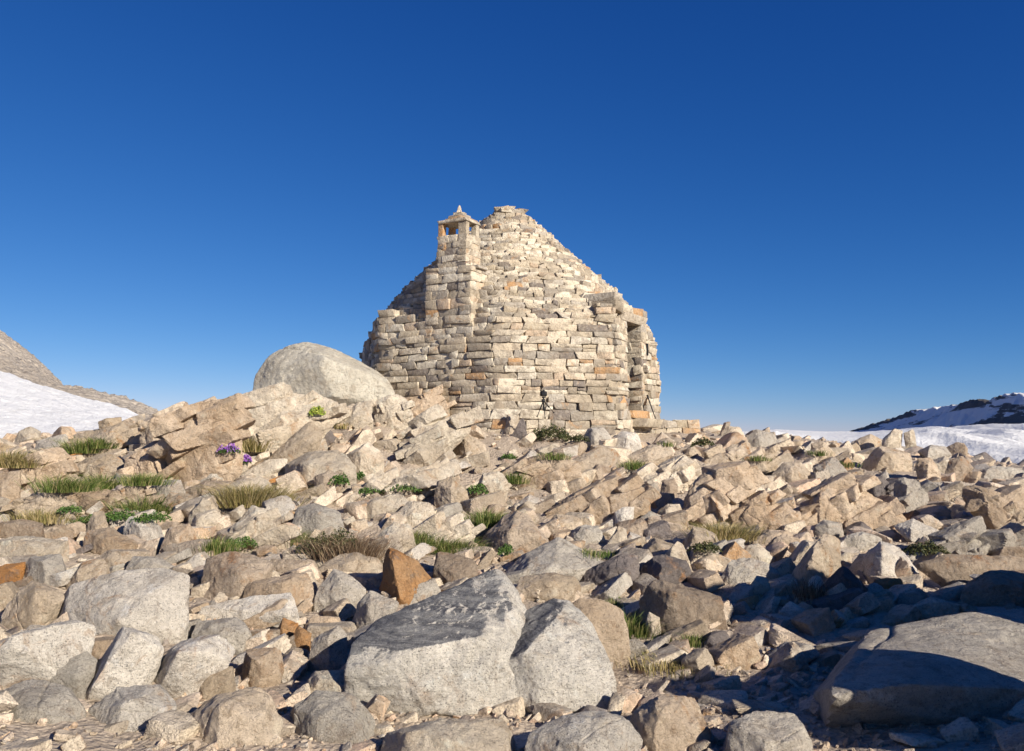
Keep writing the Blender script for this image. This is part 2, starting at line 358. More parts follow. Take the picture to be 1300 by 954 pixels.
# ---------------------------------------------------------------- far surfaces
def loft(name, cols, rows_y, mat, nu, nv, disp, seed=0, extra=None):
    """cols: px list; rows_y: per column list of (row, distance); interpolated into a grid of real points"""
    K = len(rows_y[0]); u = np.linspace(0, len(cols)-1, nu); v = np.linspace(0, K-1, nv)
    pts = np.array([[P(cols[i], rows_y[i][k][0], rows_y[i][k][1]) for k in range(K)] for i in range(len(cols))])
    def samp(a, t, axis):
        i = np.clip(t.astype(int), 0, a.shape[axis]-2); f = t-i
        sh = [1, 1, 1]; sh[axis] = -1; f = f.reshape(sh)
        return np.take(a, i, axis)*(1-f)+np.take(a, i+1, axis)*f
    g = samp(samp(pts, u, 0), v, 1)
    g[..., 2] += disp(g)
    me = mesh_np(name, g.reshape(-1, 3), grid_faces(nu, nv)[:, ::-1], mat)
    return tag(link(name, me), kind='structure')
z3 = lambda g, s: np.stack([g[..., 0]*s, g[..., 1]*s, g[..., 0]*0], -1)
# left: sunlit snow slope and the talus mountain over it
sl = [-500, -250, 0, 40, 80, 120, 160, 185, 215]
top = [330, 400, 470, 485, 497, 508, 520, 531, 541]
loft('snowfield', sl, [[(610, 40), (580, 46), (t_, 84), (t_+8, 92)] for t_ in top], M['snow'], 200, 130,
     lambda g: .16*fbm(z3(g, .28), 4, 3)+.15*fbm(z3(g, .9)*np.array([1, .5, 1]), 3, 5))
sk = [260, 330, 420, 452, 490, 497, 506, 517, 531]
loft('mountain', sl+[250, 300], [[(t_+30, 80), (t_+4, 87), (s_, 128), (s_+25, 150), (s_+80, 300)] for t_, s_ in zip(top+[552, 565], sk+[548, 566])], M['talus'], 420, 160,
     lambda g: .9*fbm(z3(g, .09), 4, 13)+.35*fbm(z3(g, .6), 4, 15, ridge=True))
# right: sunlit wind-carved snow, then the steep shaded ridge with snow patches
sr = [930, 985, 1040, 1090, 1150, 1200, 1250, 1300, 1450, 1700]
b = [560, 560, 575, 590, 600, 612, 620, 625, 640, 660]; tt = [549.5, 545.5, 548, 549, 548, 546.5, 544.5, 543, 540, 535]
def suncups(g):
    q = z3(g, 1.)
    w = np.clip((g[..., 0]/g[..., 1]-.36)/.16, .04, 1)
    return w*(1.5*np.maximum(fbm(q*np.array([.10, .045, 1]), 2, 31), -.35) + .45*fbm(q*np.array([.22, .07, 1]), 2, 34, ridge=True)+.05*fbm(q*.7, 2, 37))
loft('snowfield', sr, [[(b_, 27 if p_ > 1050 else 50), (b_-12, 40 if p_ > 1050 else 55), (t_+3, 95), (t_, 150), (t_+1, 175)] for p_, b_, t_ in zip(sr, b, tt)], M['snow'], 420, 260, suncups)
cr = [1040, 1075, 1090, 1110, 1150, 1200, 1250, 1300, 1450, 1700]
toe = [330, 300, 285, 270, 240, 205, 175, 150, 110, 80]; crest = [556, 551, 545, 537, 526, 516, 508, 501, 470, 400]
cre = []
for p_, T_, c_ in zip(cr, toe, crest):
    u_ = (p_-CX)/F; hh = (HORIZON+4-c_)/F; C_ = .78*u_*T_/(.78*u_-hh) if .78*u_ > hh else T_*1.5
    cre.append([(HORIZON+14, T_-8), (HORIZON-1, T_), (c_, C_), (c_+4, C_+14), (c_+60, C_+160)])
loft('ridge', cr, cre, M['ridge'], 420, 120, lambda g: 1.2*fbm(z3(g, .035), 4, 41)+.55*fbm(z3(g, .2), 3, 43, ridge=True))
loft('distant_mountain', [1012, 1020, 1027, 1031, 1036, 1045, 1056], [[(562, 2500), (r_, 2600), (565, 2800)] for r_ in (556, 552, 550, 547, 551, 553, 557)], M['ridge'], 60, 30, lambda g: 4*fbm(z3(g, .02), 4, 51))
# ---------------------------------------------------------------- stone hut
def stone_template(n=4):
    bm = bmesh.new(); bmesh.ops.create_cube(bm, size=2); bmesh.ops.subdivide_edges(bm, edges=bm.edges[:], cuts=n-1, use_grid_fill=True)
    V = np.array([v.co[:] for v in bm.verts]); Fc = np.array([[v.index for v in f.verts] for f in bm.faces], np.int32); bm.free(); return V, Fc
SV, SF = stone_template(4); SV = np.sign(SV)*np.select([np.abs(SV) < .1, np.abs(SV) < .9], [0, .945], 1.)
class Stones:
    def __init__(s): s.V = []; s.Q = []; s.D = []; s.n = 0
    def add(s, c, t, n, L, h, d, rough=1., tilt=0.):
        """c centre of outer face, t along, n outward normal, sizes; one hewn, slightly irregular stone"""
        V = SV.copy(); k = 50.
        nr = (np.abs(V)**k).sum(1)**(1/k); V = V/nr[:, None]*1.0
        # taper and skew so no two stones are alike
        a = RNG.normal(0, .10*rough, 8)
        V2 = V.copy()
        V2[:, 2] *= 1+a[0]*V[:, 0]+a[6]*.5; V2[:, 2] += a[1]*V[:, 0]*.9
        V2[:, 0] += a[2]*1.0*V[:, 2]; V2[:, 1] += a[3]*V[:, 0]*.5+a[4]*V[:, 2]*.6
        hs = np.array([L/2, d/2, h/2]); W = V2*hs
        q = W/.16 + RNG.uniform(0, 900, 3)
        z = np.array([0, 0, 1.]); t = np.asarray(t, float); n = np.asarray(n, float)
        if tilt:
            ang = tilt; z2 = z*math.cos(ang)+t*math.sin(ang); t = t*math.cos(ang)-z*math.sin(ang); z = z2
        c = np.asarray(c, float) - n*d/2
        s.V.append(c + W[:, :1]*t + W[:, 1:2]*n + W[:, 2:]*z); s.n += 1; s.Q.append(q); s.D.append((V[:, :1]*t+V[:, 1:2]*n+V[:, 2:]*z)*rough)
    def build(s, name, parent, mat=None):
        V = np.concatenate(s.V); m = len(SV); Q = np.concatenate(s.Q); V = V + np.concatenate(s.D)*(pn(Q, 3)*.011 + pn(Q*2.6, 8)*.009)[:, None]; Fc = np.concatenate([SF+i*m for i in range(s.n)])
        return link(name, mesh_np(name, V, Fc, mat or M['hut']), parent)
HUT = P(645, 545, 20.0); hx, hy = float(HUT[0]), 20.0
def W_(px, Y): p = P(px, 500, Y); return np.array([p[0], Y])
V1, V2, V3, V4, V5 = W_(458, 20.3), W_(478, 18.2), W_(632, 16.7), W_(784, 17.2), W_(837, 19.4)
V6 = np.array([V5[0]-.25, 21.9]); V7 = np.array([V5[0]-1.9, 23.5]); V8 = np.array([V1[0]+1.5, 23.4]); V9 = np.array([V1[0]+.25, 22.3])
POLY = [V1, V2, V3, V4, V5, V6, V7, V8, V9]
cen = np.array([hx, hy])
def poly_r(th):
    d = np.array([math.sin(th), -math.cos(th)]); best = 9
    for a, b_ in zip(POLY, POLY[1:]+POLY[:1]):
        e = b_-a; M2 = np.array([[d[0], -e[0]], [d[1], -e[1]]]); det = np.linalg.det(M2)
        if abs(det) < 1e-9: continue
        k, u_ = np.linalg.solve(M2, a-cen)
        if k > 0 and -1e-6 <= u_ <= 1+1e-6: best = min(best, k)
    return best
TH = np.linspace(-math.pi, math.pi, 721); PRAD = np.array([poly_r(t_) for t_ in TH])
ZP = np.array([-1, 1.2, 1.9, 2.25, 2.77, 3.27, 3.83, 4.29, 4.57, 4.84, 5.06, 5.20, 5.32]); RP = np.array([3.56, 3.50, 3.46, 3.38, 3.02, 2.58, 1.95, 1.44, 1.16, .86, .60, .40, .24])
def prof(z): return np.interp(z-EYE, ZP, RP)           # silhouette radius at height z
def rad(th, z):
    w = np.clip((z-EYE-2.2)/1.6, 0, 1); pr = np.interp(th, TH, PRAD)
    s_ = prof(z)/3.46
    # the straight wall stays upright, the roof steps in
    return (pr*(1-w)+3.40*w)*s_
def pt(th, z): r_ = rad(th, z); return np.array([hx+math.sin(th)*r_, hy-math.cos(th)*r_, z])
hut = empty('stone_hut', (0, 0, 0)); tag(hut, 'round stone mountain hut with a corbelled beehive roof, standing on top of the rocky rise', 'hut')
def ring(st, z, h, dep, Lr, rough, skip=None, tiltv=.03, phase=0):
    th = -math.pi+phase; end = math.pi+phase
    while th < end-.02:
        L = RNG.uniform(*Lr) * (1 if RNG.random() > .15 else .55)
        r_ = rad((th+math.pi) % (2*math.pi)-math.pi, z); dth = L/max(r_, .25)
        if th+dth > end: dth = end-th; L = dth*r_
        tc = (th+dth/2+math.pi) % (2*math.pi)-math.pi
        if skip is None or not skip(tc, dth, z):
            a = pt(tc-dth*.48, z); b_ = pt(tc+dth*.48, z); c = (a+b_)/2; t_ = b_-a; Lc = np.linalg.norm(t_); t_ /= max(Lc, 1e-6)
            n = np.array([t_[1], -t_[0], 0]); n = n if n @ (c-np.array([hx, hy, z])) > 0 else -n
            hw = h*(1+RNG.normal(0, .05*rough)); off = RNG.normal(0, .014*rough)+(.03 if RNG.random() < .06 else 0)
            c = c + n*off + np.array([0, 0, .03*pn(np.array([tc*1.7, z*.7, 0]), 5)+.012*pn(np.array([tc*7, z*3, 0]), 6)])
            if RNG.random() < .16 and h > .14:      # two thin stones instead of a tall one
                k = RNG.uniform(.4, .6)
                st.add(c-np.array([0, 0, h*(1-k)/2]), t_, n, Lc*.99, hw*k*.97, dep, rough, RNG.normal(0, tiltv))
                st.add(c+np.array([0, 0, h*k/2]), t_, n, Lc*.99, hw*(1-k)*.97, dep, rough, RNG.normal(0, tiltv))
            else: st.add(c, t_, n, Lc*1.0, hw*1.0, dep, rough, RNG.normal(0, tiltv))
        th += dth
# door opening on the face V4-V5
fdir = (V5-V4); FL = np.linalg.norm(fdir); fdir = fdir/FL; fn = np.array([fdir[1], -fdir[0]]); 
if fn @ (V4-cen) < 0: fn = -fn
T0, T1 = .249*FL, .587*FL; ZD0 = EYE+.52; ZD1 = EYE+2.38
def face_t(th, z):
    p = pt(th, z)[:2]; return float((p-V4) @ fdir)
def skip_door(tc, dth, z):
    if not (ZD0-.02 < z < ZD1+.02): return False
    p = pt(tc, z)[:2]
    if abs((p-V4) @ fn) > .5: return False
    ta = (p-V4) @ fdir; hw = dth*3.3/2
    return (T0-.02 < ta+hw and ta-hw < T1+.02)
def on_face(p, a, b_):
    e = (b_-a)/np.linalg.norm(b_-a); nn = np.array([e[1], -e[0]]); return abs((p-a) @ nn) < .35 and -.1 < (p-a) @ e < np.linalg.norm(b_-a)+.1
wall = Stones(); z = EYE-.45; hs_ = []
while z < EYE+2.22:
    k = (z-EYE+.45)/2.7; h = RNG.uniform(.125, .175)*(1.32-.5*k)
    zc = z+h/2
    ring(wall, zc, h, .34, (.20, .66), .9, skip_door, .02, RNG.uniform(0, 1)); z += h
zwall = z
roof = Stones()
while z < EYE+5.22:
    k = (z-zwall)/3.; h = RNG.uniform(.085, .125)
    zc = z+h/2
    ring(roof, zc, h*1.12, .42 if k < .8 else .3, (.15, .46) if k < .8 else (.14, .30), 1.35, skip_door, .07, RNG.uniform(0, 1)); z += h*.93
for k in range(9):
    a = RNG.uniform(0, 6.28); roof.add((hx+.14*math.cos(a), hy+.14*math.sin(a)-.1, EYE+5.22+.03*(k % 3)), (math.cos(a), math.sin(a), 0), (math.sin(a), -math.cos(a), 0), .34, .1, .3, 1.5, .1)
# fill the door face up to the opening edges with cut stones, jambs going in
def course_line(st, a, b_, n2, z0, z1, hr, Lr, dep, rough=1., out=.0, top=None, jit=.012):
    """coursed stones on the vertical plane a->b; top(t) gives the height where the wall ends"""
    e = b_-a; L = np.linalg.norm(e); e = e/L; z = z0
    while z < z1-.02:
        h = min(RNG.uniform(*hr), z1-z); t_ = RNG.uniform(-.2, 0)
        if z1-z-h < .05: h = z1-z
        while t_ < L-.01:
            l = RNG.uniform(*Lr); u0 = max(t_, 0); u1 = min(t_+l, L)
            if L-u1 < .09: u1 = L; l = 99
            m = (u0+u1)/2
            if u1-u0 > .03 and (top is None or z+h*.6 < top(m)):
                p = a+e*m+n2*(out+RNG.normal(0, jit))
                st.add((p[0], p[1], z+h/2), (e[0], e[1], 0), (n2[0], n2[1], 0), (u1-u0)*1.0, h*1.0, dep, rough, RNG.normal(0, .012))
            t_ += l
        z += h
fp = lambda t_: V4+fdir*t_
course_line(wall, fp(0), fp(T0), fn, ZD0-.05, ZD1, (.10, .16), (.2, .5), .4, out=-.02)
course_line(wall, fp(T1), fp(FL*.97), fn, ZD0-.05, EYE+2.1, (.10, .16), (.2, .6), .4, out=-.04)
course_line(wall, fp(T1), fp(FL*.90), fn, EYE+2.1, ZD1, (.13, .2), (.2, .5), .4, out=-.05)
jamb = Stones(); course_line(jamb, fp(T1)-fn*.02, fp(T1)-fn*.62, -fdir, ZD0-.1, ZD1, (.13, .24), (.22, .4), .3, 1.2); jamb.build('door_jamb', hut); jamb = Stones()
course_line(jamb, fp(T0)-fn*.62, fp(T0)-fn*.02, fdir, ZD0-.1, ZD1, (.13, .24), (.22, .4), .3, 1.2); jamb.build('door_jamb', hut)
def tops(t_): return EYE+2.86-.06*t_-(.28 if t_ > FL*.72 else 0)-(.35 if t_ > FL*.84 else 0)
door = Stones(); course_line(door, fp(-.02), fp(FL*.92), fn, ZD1+.16, EYE+2.9, (.14, .18), (.35, .7), .75, out=-.02, top=tops)
# the return of the door block on the front side
e34 = (V4-V3)/np.linalg.norm(V4-V3); n34 = np.array([e34[1], -e34[0]]); n34 = n34 if n34 @ (V4-cen) > 0 else -n34
course_line(door, V4-e34*.42, V4, n34, zwall-.05, EYE+2.66, (.14, .19), (.25, .5), .5, out=-.02)
for k in range(26):
    u_, w_ = RNG.uniform(-.05, 1.0), RNG.uniform(.08, .62); q = V4-e34*u_-n34*w_
    door.add((q[0], q[1], EYE+2.46+.42*w_+RNG.uniform(-.05, .05)-.10*u_), (e34[0], e34[1], 0), (n34[0], n34[1], 0), RNG.uniform(.25, .5), RNG.uniform(.12, .18), .35, 1.4, RNG.normal(0, .06))
door.build('door_parapet', hut)
lt = Stones(); pl = fp((T0+T1)/2+.05)+fn*.0; lt.add((pl[0], pl[1], ZD1+.085), (fdir[0], fdir[1], 0), (fn[0], fn[1], 0), T1-T0+.55, .19, .7, .7); lt.build('lintel', hut, M['c'])
ds = Stones(); pl = fp((T0+T1)/2)+fn*.12
ds.add((pl[0], pl[1], ZD0-.1), (fdir[0], fdir[1], 0), (fn[0], fn[1], 0), 1.0, .16, .5, .8)
pl = fp((T0+T1)/2+.1)+fn*.36; ds.add((pl[0], pl[1], ZD0-.28), (fdir[0], fdir[1], 0), (fn[0], fn[1], 0), 1.0, .18, .5, .8); ds.build('doorstep', hut)
# narrow slot beside the door: a black block stands in for its shade
sb = P(822, 445, 18.9); bm = bmesh.new(); bmesh.ops.create_cube(bm, size=1)
for v in bm.verts: v.co = Vector((v.co.x*.05, v.co.y*.05, v.co.z*.27))
bmesh.ops.bevel(bm, geom=bm.edges[:], offset=.006, segments=2, affect='EDGES')
me = bpy.data.meshes.new('slot_shade'); bm.to_mesh(me); bm.free(); me.materials.append(M['black'])
tt_ = .70*FL; q = fp(tt_)+fn*.0; o = link('slot_shade', me, hut, (q[0], q[1], float(sb[2]))); o.rotation_euler.z = math.atan2(fdir[1], fdir[0])
# front left face: parapet rising at the corner, flush chimney breast
e23 = (V3-V2); L23 = np.linalg.norm(e23); e23 /= L23; n23 = np.array([e23[1], -e23[0]]); n23 = n23 if n23 @ (V2-cen) > 0 else -n23
CA, CB = .423*L23, .788*L23
def ptop(t_): return EYE+2.62-.03*t_-(.14 if t_ > .55 else 0)-(.12 if t_ > .9 else 0)
g2 = lambda t_: V2+e23*t_
course_line(wall, g2(.03), g2(L23*.80), n23, EYE+1.9, EYE+2.66, (.12, .18), (.2, .5), .4, out=.0, top=ptop)
course_line(wall, V2+(V1-V2)*.35, V2, np.array([(V2-V1)[1], -(V2-V1)[0]])/np.linalg.norm(V2-V1)*(-1 if np.array([(V2-V1)[1], -(V2-V1)[0]]) @ (V2-cen) < 0 else 1), EYE+2.1, EYE+2.5, (.12, .18), (.2, .5), .4)
wall.build('wall', hut); roof.build('roof', hut)
ch = Stones()
def box_stack(st, a, b_, n2, depth, z0, z1, hr, Lr, dep=.22, rough=.8):
    e = (b_-a)/np.linalg.norm(b_-a); a2 = a-n2*depth; b2 = b_-n2*depth
    course_line(st, a, b_, n2, z0, z1, hr, Lr, dep, rough); course_line(st, b_+e*.004, b2+e*.004, e, z0, z1, hr, Lr, dep, rough)
    course_line(st, b2, a2, -n2, z0, z1, hr, Lr, dep, rough); course_line(st, a2-e*.004, a-e*.004, -e, z0, z1, hr, Lr, dep, rough)
ZC1 = EYE+3.42
box_stack(ch, g2(CA)+n23*.02, g2(CB)+n23*.02, n23, 1.1, EYE+2.25, ZC1, (.15, .2), (.25, .6), .3)
# lip slab course on top of the breast
S0, S1 = .490*L23, .725*L23
box_stack(ch, g2(S0)-n23*.10, g2(S1)-n23*.10, n23, .56, ZC1, EYE+4.13, (.12, .17), (.2, .42), .2, .7)
for k in range(10):
    a = g2(CA+RNG.uniform(.1, CB-CA-.1))-n23*RNG.uniform(.15, .9); ch.add((a[0], a[1], ZC1+.0), (e23[0], e23[1], 0), (n23[0], n23[1], 0), .4, .07, .35, 1.)
cho = ch.build('chimney', hut)
# louvre: four posts, slab and small pyramid
cap = Stones(); ZT = EYE+4.13; c4 = [(S0+.06, .19), (S1-.10, .19), (S0+.06, .57), (S1-.06, .57)]
for (t_, s_), w in zip(c4, (.12, .19, .12, .12)):
    p = g2(t_)-n23*(s_-.08); cap.add((p[0], p[1], ZT+.135), (e23[0], e23[1], 0), (n23[0], n23[1], 0), w, .30, .12, .4)
p = g2((S0+S1)/2)-n23*.09; cap.add((p[0], p[1], ZT+.30), (e23[0], e23[1], 0), (n23[0], n23[1], 0), S1-S0+.01, .07, .56, .4)
cap.build('chimney_louvre', cho)
fin = Stones(); p = g2((S0+S1)/2)-n23*.38
for k, (w, hh) in enumerate(((.52, .07), (.38, .08), (.25, .09))):
    for a in range(3):
        an = a*2.1+k; fin.add((p[0]+.07*math.cos(an)*(2-k)*.6+n23[0]*w/3, p[1]+.07*math.sin(an)*(2-k)*.6+n23[1]*w/3, ZT+.35+k*.065), (e23[0], e23[1], 0), (n23[0], n23[1], 0), w*.8, hh, w*.8, 1.2, .12*math.sin(an))
cv, cf = rock_shape([(-.09, -.09, -.05), (.09, -.08, -.05), (.08, .09, -.05), (-.09, .08, -.05), (-.05, -.05, .08), (.05, -.05, .08), (0.01, 0, .25), (-.04, .05, .1)], 4, 20, .05, 0, 3)
fin.build('cap_stones', cho); o = link('finial_stone', mesh_np('finial_stone', cv, cf, M['c']), cho, (p[0], p[1], ZT+.49))
# mortar core, inset behind every stone face, with the door left open
TN, ZN = 180, 70; tg = np.linspace(-math.pi, math.pi, TN, endpoint=False); zg = np.linspace(EYE-.6, EYE+5.18, ZN)
cv = np.array([[ (lambda r_: (hx+math.sin(a)*r_, hy-math.cos(a)*r_, z_))(max(rad(a, z_)-.070-.03*(z_ > zwall), .02)) for z_ in zg] for a in tg])
cf = []
for i in range(TN):
    for j in range(ZN-1):
        a = tg[i]+math.pi/TN; z_ = (zg[j]+zg[j+1])/2; q = pt(a, z_)[:2]; ta = (q-V4) @ fdir
        if ZD0-.05 < z_ < ZD1+.02 and abs((q-V4) @ fn) < .6 and T0-.08 < ta < T1+.08: continue
        i2 = (i+1) % TN; cf.append((i*ZN+j, i2*ZN+j, i2*ZN+j+1, i*ZN+j+1))
link('mortar', mesh_np('mortar', cv.reshape(-1, 3), np.array(cf), M['mortar']), hut)
def prism(name, corners, z0, z1, parent):
    n = len(corners); V = [(c[0], c[1], z0) for c in corners]+[(c[0], c[1], z1) for c in corners]
    bm = bmesh.new(); vs = [bm.verts.new(v) for v in V]
    for i in range(n): bm.faces.new((vs[i], vs[(i+1) % n], vs[n+(i+1) % n], vs[n+i]))
    bm.faces.new(vs[:n]); bm.faces.new(vs[n:]); bmesh.ops.recalc_face_normals(bm, faces=bm.faces)
    me = bpy.data.meshes.new(name); bm.to_mesh(me); bm.free(); me.materials.append(M['mortar']); return link(name, me, parent)
i_ = .07
prism('mortar', [g2(CA+i_)-n23*i_, g2(CB-i_)-n23*i_, g2(CB-i_)-n23*1.0, g2(CA+i_)-n23*1.0], EYE+2., ZC1-.03, cho)
prism('mortar', [g2(S0+i_)-n23*.17, g2(S1-i_)-n23*.17, g2(S1-i_)-n23*.6, g2(S0+i_)-n23*.6], ZC1-.1, EYE+4.10, cho)
prism('mortar', [fp(.08)-fn*.1, fp(FL*.70)-fn*.1, fp(FL*.70)-fn*.7, fp(.08)-fn*.7], ZD1+.18, EYE+2.55, hut)
# ---------------------------------------------------------------- tripod and pole
def tube(bm, a, b_, r0, r1=None, seg=10):
    a = Vector(a); b_ = Vector(b_); r1 = r0 if r1 is None else r1; d = b_-a
    m = Matrix.Translation((a+b_)/2) @ d.to_track_quat('Z', 'Y').to_matrix().to_4x4()
    bmesh.ops.create_cone(bm, cap_ends=True, segments=seg, radius1=r0, radius2=r1, depth=d.length, matrix=m)
def bobj(name, bm, mat, parent=None, loc=None):
    me = bpy.data.meshes.new(name); bm.to_mesh(me); bm.free(); me.materials.append(mat)
    for f in me.polygons: f.use_smooth = len(f.vertices) == 4
    return link(name, me, parent, loc)
hd = P(690, 509, 15.9); tri = empty('camera_tripod', [float(c) for c in hd]); tag(tri, 'small black tripod carrying a camera, standing before the hut wall', 'tripod')
for px_, py_, dy in ((682, 529, -.05), (692, 531, -.25), (703, 524, .2)):
    ft = P(px_, py_, 15.9+dy)-hd; bm = bmesh.new(); mid = ft*.5
    tube(bm, (0, 0, 0), mid, .011); tube(bm, mid, ft, .007); tube(bm, mid*.96, mid*1.06, .017); tube(bm, ft*.97, ft*1.02, .014); bobj('leg', bm, M['black'], tri)
bm = bmesh.new(); tube(bm, (0, 0, -.16), (0, 0, .05), .013); tube(bm, (0, 0, -.03), (0, 0, .03), .035); tube(bm, (0, 0, .05), (0, 0, .08), .03); bobj('tripod_head', bm, M['black'], tri)
bm = bmesh.new(); bmesh.ops.create_cube(bm, size=1, matrix=Matrix.Translation((0, 0, .13)) @ Matrix.Diagonal((.13, .07, .09, 1))); bmesh.ops.create_cube(bm, size=1, matrix=Matrix.Translation((0, 0, .185)) @ Matrix.Diagonal((.05, .05, .035, 1)))
bmesh.ops.bevel(bm, geom=bm.edges[:], offset=.008, segments=2, affect='EDGES'); co = bobj('camera_body', bm, M['black'], tri)
bm = bmesh.new(); tube(bm, (0, -.03, .125), (0, -.11, .125), .036, .033, 16); bobj('camera_lens', bm, M['black'], co)
bm = bmesh.new(); st_ = [(.03, 0, .1), (.07, -.01, -.02), (.05, 0, -.12), (.02, 0, -.2)]
for a, b_ in zip(st_, st_[1:]): tube(bm, a, b_, .006)
bobj('strap', bm, M['black'], co)
p1_, p0_ = P(822, 503, 18.55), P(834, 537, 18.15); bm = bmesh.new(); d = p1_-p0_
tube(bm, (0, 0, 0), d*.62, .011, .013); tube(bm, d*.62, d, .015); lp = tag(bobj('walking_pole', bm, M['pole'], None, p0_), 'thin dark walking pole leaning on the hut wall right of the doorway', 'walking pole')
bm = bmesh.new(); tube(bm, d*.9, d*1.03, .02); bobj('grip', bm, M['black'], lp)
# low wall of flat stones right of the hut
lw = empty('stone_wall', [float(c) for c in P(865, 545, 20)]); tag(lw, 'low dry stone wall end of squared blocks right of the hut', 'wall')
ws = Stones()
a0, b0 = P(836, 545, 19.6), P(889, 545, 19.9); off = np.array(lw.location[:])
course_line(ws, (a0-off)[:2], (b0-off)[:2], np.array([0.05, -1.]), EYE-.05-off[2], EYE+.33-off[2], (.17, .2), (.22, .5), .45)
course_line(ws, (b0-off)[:2]+np.array([0, .02]), (b0-off)[:2]+np.array([-.1, .9]), np.array([1., .1]), EYE-.05-off[2], EYE+.33-off[2], (.17, .2), (.22, .5), .4)
ws.build('stone_course', lw)
off = Vector((hx, hy, EYE))
hut.location = off
for c_ in hut.children: c_.location = c_.location-off
